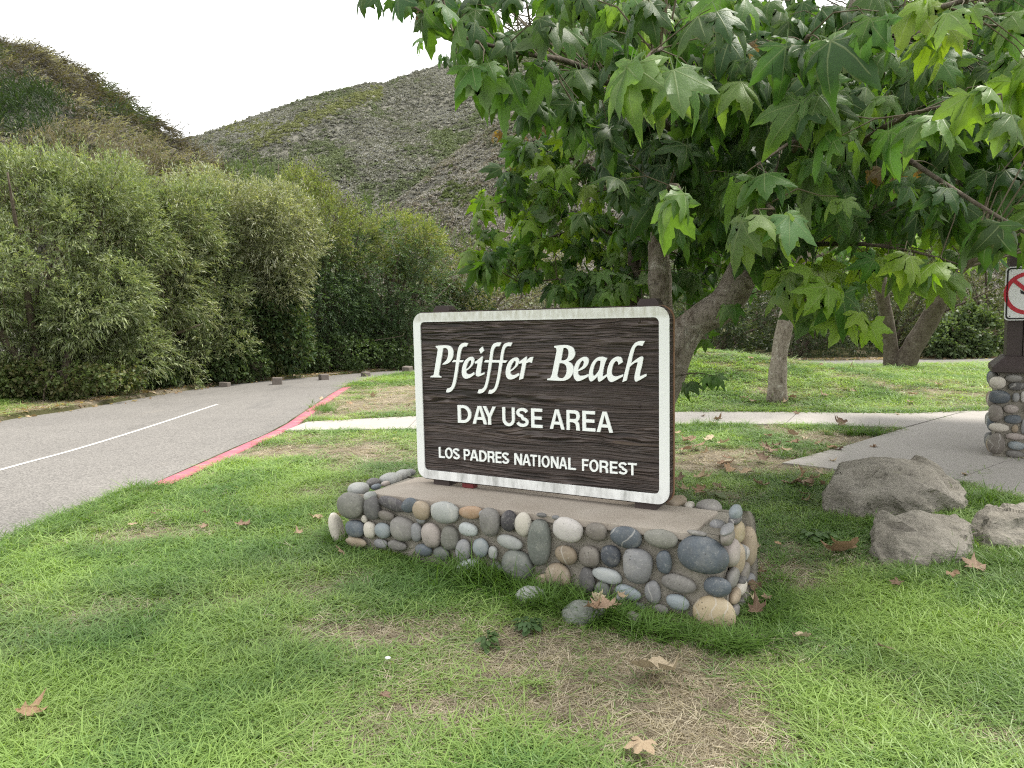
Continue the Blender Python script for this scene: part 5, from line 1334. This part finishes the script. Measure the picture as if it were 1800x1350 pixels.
TREE0 = at(1136, 895, 6.0); TREE0[2] = float(gz(TREE0[0], TREE0[1]))
syc = thing('sycamore_tree', 'big sycamore with large lobed leaves and forked mottled trunk behind the sign', 'tree', TREE0)
SEGS = []
def limb(pts, r0, name=None, n=12, rough=.10):
    P = np.array([at(*p[:3]) for p in pts]); rad = np.array([p[3] for p in pts]) if len(pts[0]) > 3 else np.linspace(r0, .012, len(pts))
    Q = resample(np.c_[P, rad], .10 if rad.max() > .05 else .14)
    P, rad = Q[:, :3], np.maximum(Q[:, 3], .003)
    wob = np.stack([vnoise(np.arange(len(P)) * .35, np.zeros(len(P)), k + int(pts[0][0])) - .5 for k in range(3)], -1) * rad[:, None] * .5
    P = P + wob; rad = rad * (1 + rough * 2 * (vnoise(np.arange(len(P)) * .6, np.zeros(len(P)), 5 + int(pts[0][1])) - .5))
    SEGS.append((P, rad))
    mb = MB(); mb.tube(P - TREE0, rad, n)
    V = np.concatenate(mb.V); ax = np.repeat(P - TREE0, n, axis=0)
    dd = V - ax; V = ax + dd * (1 + .18 * (noise3(V + TREE0, 6, 3) - .5) * 2)[:, None]; mb.V = [V]
    return mb.mesh(name, True, False)
trunk_me = limb([(1132, 905, 6.0, .235), (1136, 840, 6.0, .19), (1142, 760, 6.0, .175), (1152, 680, 6.0, .17), (1160, 630, 6.0, .155), (1163, 590, 5.98, .12), (1160, 540, 5.95, .100), (1157, 470, 5.9, .092), (1160, 400, 5.88, .086), (1168, 330, 5.8, .082), (1180, 250, 5.7, .072), (1188, 150, 5.55, .06), (1170, 20, 5.35, .045), (1120, -200, 5.1, .03), (1060, -420, 5.0, .012)], 0, 'trunk', 14)
link('trunk', trunk_me, M['bark'], syc)
link('limb', limb([(1150, 720, 6.0, .15), (1178, 640, 5.95, .15), (1200, 595, 5.92, .145), (1235, 567, 5.88, .135), (1265, 545, 5.84, .135), (1290, 508, 5.78, .125), (1308, 460, 5.68, .115), (1325, 405, 5.5, .10), (1365, 330, 5.2, .085), (1425, 210, 4.85, .065), (1490, 60, 4.5, .048), (1540, -150, 4.3, .03), (1600, -400, 4.2, .012)], 0, 'limb', 14), M['bark'], syc)
link('limb', limb([(1128, 690, 6.3, .075), (1120, 600, 6.4, .07), (1117, 500, 6.5, .06), (1114, 420, 6.6, .056), (1095, 320, 6.75, .045), (1050, 190, 6.9, .032), (980, 60, 7.0, .02), (940, -120, 7.1, .008)], 0, 'limb', 10), M['bark2'], syc)
for pts in ([(1167, 335, 5.8, .03), (1090, 330, 6.1, .024), (1000, 335, 6.4, .016), (900, 350, 6.6, .008), (840, 370, 6.6, .004)], [(1115, 430, 6.6, .022), (1040, 400, 6.7, .018), (960, 420, 6.8, .012), (880, 440, 6.8, .006), (815, 440, 6.7, .003)], [(1117, 500, 6.5, .02), (1060, 500, 6.4, .014), (990, 490, 6.3, .008), (920, 500, 6.3, .004)],
            [(1100, 330, 6.7, .022), (1010, 280, 6.6, .014), (930, 260, 6.5, .006)], [(1183, 230, 5.65, .035), (1090, 160, 4.9, .026), (1000, 110, 4.2, .018), (900, 90, 3.7, .012), (800, 60, 3.5, .008), (720, 5, 3.4, .005), (650, -15, 3.4, .003)], [(1189, 140, 5.5, .028), (1176, 90, 4.4, .018), (1150, 90, 3.3, .009), (1135, 105, 2.97, .006)],
            [(1370, 322, 5.2, .035), (1480, 270, 4.3, .024), (1570, 215, 3.5, .014), (1640, 190, 3.0, .008), (1760, 165, 2.85, .005)], [(1325, 410, 5.5, .026), (1335, 390, 4.4, .016), (1345, 362, 3.4, .009), (1360, 368, 3.1, .006)], [(1165, 360, 5.8, .02), (1175, 330, 4.4, .013), (1190, 325, 3.2, .007), (1197, 335, 3.0, .005)],
            [(1318, 430, 5.6, .03), (1420, 430, 5.0, .02), (1520, 430, 4.5, .013), (1620, 445, 4.2, .008), (1700, 470, 4.1, .004)], [(1300, 480, 5.75, .02), (1360, 500, 5.0, .013), (1440, 540, 4.4, .007), (1520, 565, 4.2, .004)], [(1430, 200, 4.85, .03), (1560, 260, 3.9, .018), (1660, 322, 3.3, .011), (1730, 365, 2.95, .008), (1830, 425, 2.8, .007)],
            [(1490, 60, 4.5, .03), (1600, 30, 3.6, .018), (1700, 0, 2.9, .009)], [(1370, 320, 5.2, .02), (1400, 250, 4.0, .012), (1330, 290, 3.4, .006)], [(1196, 660, 5.9, .008), (1225, 655, 5.4, .005), (1262, 662, 5.3, .003)], [(1425, 210, 4.85, .03), (1400, 120, 4.0, .018), (1420, 65, 3.2, .01)], [(1490, 60, 4.5, .03), (1650, 60, 5.4, .02), (1780, 70, 6.2, .01)]):
    link('branch', limb(pts, 0, 'branch', 7), M['bark2'], syc)
# twigs from each rosette to the nearest wood
AP = np.concatenate([p for p, _ in SEGS]); cls = np.unique(np.round(np.array(LV.cl), 4), axis=0)
mb = MB()
for cp in cls:
    dd = np.linalg.norm(AP - cp, axis=1) + .35 * np.maximum(0, AP[:, 2] - cp[2] - .3); j = dd.argmin(); q = AP[j]
    L_ = np.linalg.norm(q - cp)
    if L_ < .06: continue
    md = (q + cp) / 2 + np.array([0, 0, .10 * L_]) + r.normal(0, .05 * L_, 3); m2 = q * .2 + cp * .8 + np.array([0, 0, .07 * L_]) + r.normal(0, .03 * L_, 3)
    mb.tube(np.array([q, md, m2, cp]) - TREE0, np.array([.0055, .0045, .0032, .0025]) * (.7 + .35 * min(L_, 1.5)), 4, False)
link('twigs', mb.mesh('twigs', True, False), M['twig'], syc, 'stuff')
# which leaves show largest: a coarse depth buffer of the photograph's frame
samp = [LEAFV[k][0][[0, 5, 9, 10, 12, 20, 22, 24, 30, 33, 36, 40]] for k in range(8)]
GWd, GHt = 600, 450
dep = np.full(GWd * GHt, 1e9); idb = np.full(GWd * GHt, -1)
SP = np.stack([np.einsum('ij,vj->vi', R_[i] * s_[i], np.concatenate([samp[var[i]], samp[var[i]] * .6, samp[var[i]] * .8])) + P_[i] for i in range(len(P_))])
qq = project(SP.reshape(-1, 3)).reshape(len(P_), -1, 3)
order = np.argsort(-qq[:, :, 2].mean(1))
for i in order:
    gxi = (qq[i, :, 0] / 3).astype(int); gyi = (qq[i, :, 1] / 3).astype(int)
    ok = (gxi >= 0) & (gxi < GWd) & (gyi >= 0) & (gyi < GHt) & (qq[i, :, 2] > 0)
    for dx_ in (0, 1, 2):
        for dy_ in (0, 1, 2):
            k_ = np.clip(gyi[ok] + dy_, 0, GHt - 1) * GWd + np.clip(gxi[ok] + dx_, 0, GWd - 1); idb[k_] = i
cnt = np.bincount(idb[idb >= 0], minlength=len(P_))
best = np.argsort(-cnt)[:300]
crown = link('crown', None, parent=syc)
for i in best:
    o = link('leaf', LEAFM[var[i]], None, crown)
    Mx = Matrix.Identity(4)
    A_ = R_[i] * s_[i]
    for a in range(3):
        for b in range(3): Mx[a][b] = A_[a, b]
        Mx[a][3] = P_[i][a] - TREE0[a]
    o.matrix_local = Mx; o.color = (*c_[i], 1)
rest = np.setdiff1d(np.arange(len(P_)), best)
# a crown part in its own right for the other leaves
me = merged(P_[rest], R_[rest], s_[rest], c_[rest], var[rest], TREE0)
link('leaves', me, M['syc'], crown, 'stuff')

# ------------------------------------------------------------------ the other sycamores on the lawn
def small_tree(label, limbs, regs, seed, bark='bark'):
    global LV, r
    r = np.random.default_rng(seed); LV = Leaves()
    b = at(*limbs[0][0][:3]); b[2] = float(gz(b[0], b[1]))
    t = thing('sycamore_tree', label, 'tree', b, 0, 'smaller sycamores on the lawn')
    for k, l in enumerate(limbs):
        P = np.array([at(*p[:3]) for p in l]); rad = np.array([p[3] for p in l])
        if k < 2 and l[0][1] > 600: P[0, 2] = float(gz(P[0, 0], P[0, 1])) - .05
        Q = resample(np.c_[P, rad], .2); mb = MB(); mb.tube(Q[:, :3] - b, Q[:, 3] * (1 + .12 * (vnoise(np.arange(len(Q)) * .7, np.zeros(len(Q)), k + seed) - .5) * 2), 10)
        link('trunk' if l[0][1] > 600 else 'limb', mb.mesh('trunk', True, False), M[bark], t)
    for a in regs: region(*a)
    P, R, s, c = LV.arr()
    link('crown', merged(P, R, s, c, r.integers(0, 8, len(P)), b), M['syc'], t, 'stuff')
small_tree('small sycamore with one pale trunk on the mound behind the path', [[(1366, 688, 12.6, .19), (1367, 660, 12.6, .155), (1372, 610, 12.6, .145), (1384, 555, 12.6, .14), (1402, 490, 12.6, .12), (1430, 400, 12.7, .09), (1470, 300, 12.8, .05)], [(1396, 505, 12.6, .07), (1360, 440, 12.5, .05), (1330, 380, 12.4, .03)], [(1410, 470, 12.6, .06), (1470, 430, 12.4, .04), (1520, 400, 12.3, .02)]],
           [([(1230, 330), (1560, 330), (1580, 470), (1440, 500), (1390, 470), (1300, 520), (1220, 480)], 460, 11.4, 13.6, .16, [YLW, LIT, MID], 4, .5), ([(1220, 100), (1600, 100), (1580, 330), (1240, 330)], 360, 11.4, 13.8, .17, [MID, LIT], 5, .5)], 301)
small_tree('farther sycamore with two trunks from one foot, one leaning right', [[(1567, 645, 19.6, .21), (1565, 600, 19.4, .17), (1556, 545, 19, .165), (1546, 490, 18.6, .15), (1538, 400, 18.4, .11), (1530, 300, 18.5, .07)], [(1585, 645, 19.5, .31), (1606, 608, 19.2, .26), (1634, 562, 18.8, .24), (1660, 505, 18.2, .21), (1682, 440, 18.1, .17), (1710, 340, 18.1, .10)], [(1655, 515, 18.2, .08), (1700, 470, 17.8, .05), (1750, 430, 17.5, .03)]],
           [([(1440, 340), (1800, 340), (1800, 450), (1690, 475), (1600, 450), (1520, 470), (1450, 440)], 420, 16.5, 20, .19, [YLW, LIT, YLW], 4, .5), ([(1420, 80), (1800, 80), (1800, 340), (1440, 340)], 420, 16.5, 20.5, .20, [MID, LIT], 5, .5)], 302, 'bark3')

# ------------------------------------------------------------------ grass
def tuft(seed, nb, h, spread, lean, wd=.0058, dry=False):
    r = np.random.default_rng(seed); Vs, Fs, n = [], [], 0
    for b in range(nb):
        a = r.random() * 6.28; p0 = np.r_[r.normal(0, spread, 2), -.005]; d = np.array([math.cos(a), math.sin(a), 0]); H = h * (.5 + .7 * r.random()); ln = lean * (.4 + 1.2 * r.random())
        t = np.array([0, .35, .7, 1.]); w_ = wd * (.7 + .6 * r.random()) * np.array([1, .95, .65, .06])
        cen = p0 + np.outer(t ** 1.9 * H * ln, d) + np.outer(t * H * (1 - .35 * ln * t), [0, 0, 1])
        if dry: cen[:, 2] = cen[:, 2] * .45 + .004
        sd = np.array([-d[1], d[0], 0]) * math.cos(.5 * (r.random() - .5)) + np.array([0, 0, .25 * (r.random() - .5)])
        V = np.concatenate([cen - sd * w_[:, None] / 2, cen + sd * w_[:, None] / 2])
        Vs.append(V); Fs.append(np.array([(i, i + 1, i + 5, i + 4) for i in range(3)]) + n); n += 8
    return mesh_np('tuft', np.concatenate(Vs), np.concatenate(Fs), True)
G_SH = [source('tuft', tuft(500 + k, 13, .062 + .010 * k, .034, 1.0 + .12 * k), M['grass']) for k in range(4)] + [source('tuft', tuft(520 + k, 15, .055, .034, 1.5, .0036, True), M['grass']) for k in range(3)] + [source('tuft', tuft(540 + k, 9, .17 + .04 * k, .022, .75, .0062), M['grass']) for k in range(3)]
r = np.random.default_rng(900)
pts = []
for d0, d1, den, sc in ((1.7, 3.2, 2100, 1.0), (3.2, 4.6, 1500, 1.05), (4.6, 7, 800, 1.15), (7, 11, 420, 1.4), (11, 16, 190, 1.9), (16, 25, 70, 2.6)):
    W_ = .80 * d1 + .4; n_ = int(den * 2 * W_ * (d1 - d0)); x = r.uniform(-W_, W_, n_); y = r.uniform(d0, d1, n_)
    k = np.abs(x) < .8 * y + .4; pts.append(np.c_[x[k], y[k], np.full(k.sum(), sc)])
for den, sc, y0, y1, o_ in ((900, 1.1, .2, 5., 3.2), (420, 1.4, 5., 10., 3.)):       # lawn beside the view
    n_ = int(den * (y1 - y0) * 16); x = r.uniform(-8, 8, n_); y = r.uniform(y0, y1, n_)
    k = ((np.abs(x) >= .8 * y + .4) | (y < 1.7)) & (np.abs(x) < .8 * y + o_); pts.append(np.c_[x[k], y[k], np.full(k.sum(), sc)])
pts = np.concatenate(pts)
# the verge on the far side of the road and under the hedge
x = r.uniform(-14, -9, 5200); y = r.uniform(9, 17, 5200); pts = np.concatenate([pts, np.c_[x, y, np.full(len(x), 1.9)]])
x, y, sc = pts.T
soft = .03 + .06 * vnoise(x * 5, y * 5, 44)
hard = on_hard(x, y) & ~((inpoly(x, y, ROAD_POLY)) & (dpolyline(x, y, ROAD_R[::2]) < .16 * (vnoise(x * 3, y * 3, 9) > .45) * (y < 6.6)))
pl_ = np.stack([(np.c_[x, y] - PO[:2]) @ PU[:2], (np.c_[x, y] - PO[:2]) @ PV[:2]], -1)
hard |= (np.abs(pl_[:, 0]) < 1.245) & (np.abs(pl_[:, 1]) < .34)
cl_ = np.stack([(np.c_[x, y] - CO[:2]) @ CUx[:2], (np.c_[x, y] - CO[:2]) @ CVx[:2]], -1); hard |= (cl_[:, 0] > 0) & (cl_[:, 0] < .7) & (cl_[:, 1] > 0) & (cl_[:, 1] < .7)
hard |= (dpolyline(x, y, ROAD_R[::2]) < .28) & (x < -3) & (y > 6.3) & (y < 17) & (x > np.interp(y, ROAD_R[:60, 1], ROAD_R[:60, 0]))
x, y, sc = x[~hard], y[~hard], sc[~hard]
dr_ = dryness(x, y)
lit_ = np.clip(1.1 - dpolyline(x, y, ROAD_L[::2]) / 1.6, 0, 1) * (y > 12.5)
dr_ = np.maximum(dr_, lit_ * .9)
u = r.random(len(x))
keep = u > np.clip(dr_ - .40, 0, 1) * .85
x, y, sc, dr_ = x[keep], y[keep], sc[keep], dr_[keep]
u = r.random(len(x))
lush = fbm(x * .9, y * .9, 31, 3)
isdry = u < np.clip(dr_ * 1.15 - .08, .14, .90)
fade = 1 - .58 * sstep(.3, .75, dr_)
h = sc ** .35 * (.45 + 1.05 * (lush - .25)) * fade * (.8 + .4 * r.random(len(x)))
idx = np.where(isdry, 4 + r.integers(0, 3, len(x)), r.integers(0, 4, len(x)))
green = np.array([.185, .305, .072]); lime = np.array([.30, .43, .112]); deep = np.array([.072, .16, .042]); straw = np.array([.44, .39, .30]); brown = np.array([.25, .21, .16])
k1 = np.clip((fbm(x * 1.5, y * 1.5, 51, 4) - .5) * 2.6 + .42 + r.normal(0, .26, len(x)), 0, 1)[:, None]
t = deep * (1 - k1) + lime * k1; t = .68 * t + .32 * (green * (.8 + .4 * r.random((len(x), 1))))
near_path = np.exp(-((x - 1.9) / 1.3) ** 2 - ((y - 5.5) / .9) ** 2)[:, None]
dd = np.where((r.random(len(x)) < .66)[:, None], straw, brown) * (.75 + .5 * r.random((len(x), 1)))
t = np.where(isdry[:, None], dd, t * (1 - .2 * dr_[:, None]) + straw * .15 * dr_[:, None])
rot = np.c_[r.normal(0, .12, len(x)), r.normal(0, .12, len(x)), r.random(len(x)) * 6.28]
P = np.c_[x, y, gz(x, y)]
scl = np.c_[sc, sc, h]
# long uncut grass round the plinth, the boulders and the path edges
ex = []
for (px, py, sx, sy, n_, hh) in [(760, 985, 70, 16, 150, .9), (860, 1020, 60, 20, 230, 1.25), (690, 965, 70, 14, 120, .8), (960, 1060, 60, 18, 110, 1.), (1060, 1085, 60, 16, 90, .9), (1160, 1108, 60, 12, 50, .6), (1290, 1125, 60, 12, 50, .6), (1360, 1050, 20, 60, 60, .7), (590, 960, 12, 14, 60, 1.),
                                 (1470, 912, 40, 10, 50, .7), (1600, 1010, 70, 8, 60, .6), (1440, 935, 30, 14, 40, .6), (1760, 985, 60, 8, 60, .7), (1690, 940, 14, 18, 50, 1.), (1715, 875, 50, 10, 90, 1.2), (1410, 870, 40, 16, 80, .7), (1540, 758, 70, 3, 90, 1.4), (1440, 795, 80, 6, 70, .8), (570, 725, 30, 8, 60, 1.2), (1240, 745, 60, 4, 60, 1.2)]:
    for _ in range(n_):
        p = atz(r.normal(px, sx * .6), r.normal(py, sy * .6), 0); ex.append((p[0], p[1], hh * .8 if p[1] > 6 else hh))
for _ in range(900):                                        # turf creeping over the near kerb
    y_ = r.uniform(2.2, 6.7); ex.append((np.interp(y_, ROAD_R[:60, 1], ROAD_R[:60, 0]) + r.uniform(-.05 - .08 * vnoise(y_ * 3, 0, 4), .34), y_, r.uniform(.35, .7)))
ex = np.array(ex)
e_l = np.stack([(ex[:, :2] - PO[:2]) @ PU[:2], (ex[:, :2] - PO[:2]) @ PV[:2]], -1)
ex = ex[~((np.abs(e_l[:, 0]) < 1.26) & (np.abs(e_l[:, 1]) < .36)) & (~on_hard(ex[:, 0], ex[:, 1]) | (ex[:, 0] < -3.2))]
m = len(ex)
P = np.concatenate([P, np.c_[ex[:, 0], ex[:, 1], gz(ex[:, 0], ex[:, 1]) * (ex[:, 0] > -3.2) + .05 * (ex[:, 0] <= -3.2)]])
rot = np.concatenate([rot, np.c_[r.normal(0, .2, m), r.normal(0, .2, m), r.random(m) * 6.28]])
hs_ = ex[:, 2] * r.uniform(.5, 1.05, m); scl = np.concatenate([scl, np.c_[np.full(m, 1.), np.full(m, 1.), hs_ * .8]])
idx = np.concatenate([idx, 7 + r.integers(0, 3, m)])
t = np.concatenate([t, (np.array([.10, .185, .035]) * (.7 + .6 * r.random((m, 1))))])
scatter('grass', P, rot, scl, idx, t, G_SH)

# leaf litter along the far verge: crumbs nobody could count
r = np.random.default_rng(333)
n_ = 2400; s0 = r.random(n_); A = along(ROAD_L, s0 * .72 + .14); dd = np.abs(r.normal(0, .55, n_)) * np.where(r.random(n_) < .8, 1, -.35)
Tt = nrm(along(ROAD_L, np.clip(s0 * .72 + .15, 0, 1)) - A); Nn = np.stack([-Tt[:, 1], Tt[:, 0]], -1)
xy = A + Nn * dd[:, None]; zz = np.where(inpoly(xy[:, 0], xy[:, 1], ROAD_POLY), np.maximum(gz(xy[:, 0], xy[:, 1]), ROAD_Z), gz(xy[:, 0], xy[:, 1])) + .012
crumb = mesh_np('crumb', [(-.5, 0, 0), (0, .25, .12), (.5, 0, 0), (0, -.28, .1)], np.array([[0, 3, 2, 1]]))
cs = .05 + .09 * r.random(n_)
tl = np.array([(.24, .17, .11), (.32, .24, .15), (.17, .115, .075), (.40, .31, .20)])[r.integers(0, 4, n_)]
scatter('leaf_litter', np.c_[xy, zz], np.c_[r.normal(0, .4, n_), r.normal(0, .4, n_), r.random(n_) * 6.28], np.c_[cs, cs, cs], np.zeros(n_), tl, [source('crumb', crumb, M['grass'])])

# ------------------------------------------------------------------ fallen leaves, weeds, a scrap
DRYV = []
for k in range(6):
    V, F, ve = syc_leaf(700 + k, -.05 - .12 * (k % 3), -.18 - .12 * (k % 2))
    rr = np.hypot(V[:, 0], V[:, 1]); rs_ = np.random.default_rng(k)
    V[:, 2] = np.abs(V[:, 2]) * (1.0 + .5 * rs_.random()) + .16 * np.sin(4 * V[:, 0] + k) * rr + .14 * np.cos(5 * V[:, 1] + 2 * k) * rr
    if k % 2: a = .9 * V[:, 0]; V[:, 0] = np.sin(a) * .8; V[:, 2] += (1 - np.cos(a)) * .9
    V[:, 2] -= np.percentile(V[:, 2], 15)
    me = mesh_np('fallen_leaf', V, F, True, {'vein': ('FLOAT', ve)}); me.materials.append(M['dry']); DRYV.append(me)
DC = [(.37, .245, .15), (.28, .185, .12), (.43, .33, .22), (.20, .135, .095), (.34, .24, .17), (.48, .40, .28)]
FL = [(1497, 968, .24, 0, 'big curled brown leaf standing against the flat topped boulder', .8, 4), (1128, 1188, .19, 5, 'pale yellow tan leaf on the dry grass before the plinth', .3, 0), (48, 1298, .11, 0, 'orange tan leaf in the bottom left corner of the lawn', .9, 1), (1130, 1322, .10, 2, 'pale pinkish tan leaf near the bottom edge below the plinth corner', .3, 2),
      (1418, 1125, .09, 5, 'small cream leaf alone on the lawn right of the plinth', .4, 3), (425, 948, .11, 3, 'dark brown curled leaf on the lawn left of the plinth', .4, 4), (552, 930, .10, 2, 'tan leaf flat on the grass just left of the plinth', .2, 0), (594, 928, .12, 2, 'tan leaf leaning on the left end of the plinth', .8, 1),
      (745, 982, .12, 0, 'orange brown leaf at the foot of the plinth, left part', .5, 2), (925, 1022, .11, 1, 'brown leaf at the plinth foot below the tall oval stone', .7, 3), (1070, 1098, .13, 4, 'pinkish brown leaf at the plinth foot by the broken rock', .6, 4), (1035, 1095, .11, 1, 'tan brown leaf beside the dark broken rock', .4, 5), (1330, 1010, .10, 1, 'brown leaf against the right end of the plinth', .9, 0), (1330, 1080, .12, 3, 'dark brown leaf under the plinth corner', .5, 1),
      (1716, 1000, .12, 4, 'tan leaf at the foot of the flat topped boulder, right side', .4, 2), (1672, 1008, .09, 1, 'small brown leaf in front of the flat topped boulder', .4, 3), (1580, 1025, .07, 3, 'small dark leaf on the lawn in front of the boulders', .3, 4), (1285, 822, .17, 0, 'orange tan leaf in the middle of the bare patch behind the plinth', .5, 5), (1320, 830, .14, 2, 'pale tan leaf next to the orange tan one behind the plinth', .3, 0), (1485, 745, .22, 3, 'big dark leaf standing on the edge of the concrete path', 1., 1),
      (1560, 1142, .07, 3, 'small dark leaf on the lawn far right of the plinth corner', .4, 2), (670, 1255, .06, 3, 'tiny dark leaf on the lawn in the left foreground', .4, 3), (1235, 1195 - 330, .13, 1, 'brown leaf in the grass just behind the slab end', .6, 4), (1205, 862, .12, 2, 'tan leaf beside the sign edge behind the plinth', .6, 5), (275, 925, .06, 3, 'small dark leaf on the lawn nearest the road', .3, 1), (230, 945, .06, 2, 'small pale leaf on the lawn beside the road', .3, 2)]
CN = ['orange tan', 'brown', 'pale tan', 'dark brown', 'tan', 'cream']
r = np.random.default_rng(12)
def fallen(px, py, size, col, label, tilt, v, group=None):
    p = atz(px, py, .0); z = float(gz(p[0], p[1]))
    hardz = bool(on_hard(np.array([p[0]]), np.array([p[1]]))[0])
    o = link('fallen_leaf', DRYV[v % 6], loc=(p[0], p[1], z + (.026 if hardz else .055) + (.05 if 700 < px < 1110 and 960 < py < 1115 else 0)), rot=(tilt * r.normal(0, .5), tilt * r.normal(0, .5) , r.random() * 6.28))
    o.scale = (size * .92,) * 3; o.color = (*np.array(DC[col]) * r.uniform(.85, 1.15), 1)
    return tag(o, label, 'leaf', group or 'dry sycamore leaves fallen on the ground')
for a in FL: fallen(*a)
for (x0, x1, y0, y1, n_, s0, lab) in [(1190, 1480, 755, 860, 34, .15, 'dry leaf on the bare patch between path and plinth'), (1250, 1720, 660, 712, 26, .16, 'dry leaf on the shaded lawn beyond the path'), (1200, 1600, 725, 742, 5, .14, 'dry leaf lying on the concrete path'), (1420, 1720, 770, 840, 3, .12, 'dry leaf lying on the concrete by the pier'), (560, 720, 690, 735, 5, .14, 'dry leaf on the straw coloured lawn left of the sign'),
                                      (1000, 1130, 1070, 1110, 5, .08, 'dry leaf in the grass at the plinth foot'), (1300, 1420, 960, 1060, 6, .08, 'dry leaf on bare soil right of the plinth'), (300, 640, 900, 1000, 7, .07, 'dry leaf on the lawn left of the plinth'), (1400, 1460, 850, 900, 4, .11, 'dry leaf in the grass left of the largest boulder')]:
    for _ in range(n_): k_ = int(r.integers(0, 6)); big = r.uniform(.6, 1.15); fallen(r.uniform(x0, x1), r.uniform(y0, y1), s0 * big, k_, ('larger ' if big > .9 else 'smaller ') + CN[k_] + ' ' + lab, .5, r.integers(0, 6))
p = atz(682, 1168, .03); V, F = ICO[1]
o = tag(link('paper_scrap', mesh_np('paper_scrap', V * np.array([.016, .012, .006]) * (1 + .5 * (noise3(V, 3, 2) - .5)[:, None]), F), M['signwhite'], loc=(p[0], p[1], float(gz(p[0], p[1])) + .04)), 'tiny white scrap on the dry lawn in front of the plinth', 'scrap')
def weed(px, py, n_, size, label, col):
    rr_ = np.random.default_rng(int(px)); p = atz(px, py, 0.); b = np.array([p[0], p[1], float(gz(p[0], p[1]))])
    Vs, Fs, k = [], [], 0
    for i in range(n_):
        a = rr_.random() * 6.28; L_ = size * (.4 + .8 * rr_.random()); h = np.array([math.cos(a), math.sin(a), 0]); c0 = h * rr_.random() * size + np.array([0, 0, .02 + .05 * rr_.random()])
        s_ = np.array([-h[1], h[0], 0]) * L_ * .3
        V = np.stack([c0, c0 + h * L_ * .3 + s_ * .9 + [0, 0, .008], c0 + h * L_ * .7 + s_, c0 + h * L_ + [0, 0, -.01], c0 + h * L_ * .7 - s_, c0 + h * L_ * .3 - s_ * .9 + [0, 0, .008]])
        Vs.append(V); Fs.append(np.array([[0, 5, 2, 1], [5, 4, 3, 2]]) + k); k += 6
    n = sum(map(len, Vs)); c = np.array(col) * (.8 + .4 * np.repeat(rr_.random((n_, 1)), 6, axis=0))
    o = link('weed', mesh_np('weed', np.concatenate(Vs), np.concatenate(Fs), True, {'tint': ('FLOAT_COLOR', np.c_[c, np.ones(n)])}), M['leafveg'], loc=b)
    return tag(o, label, 'weed', 'broad leaved weeds in the lawn')
weed(930, 1112, 60, .05, 'clover like weed clump before the plinth at the dry patch', (.06, .11, .04))
weed(857, 1142, 36, .045, 'smaller clover like weed left of the other clump', (.075, .13, .045))
weed(1438, 940, 40, .08, 'broad leaved weed beside the largest boulder', (.085, .15, .05))
weed(1245, 868, 16, .12, 'broad green leaves in the grass behind the slab end', (.13, .17, .06))
print('tris built', FTRI[0])
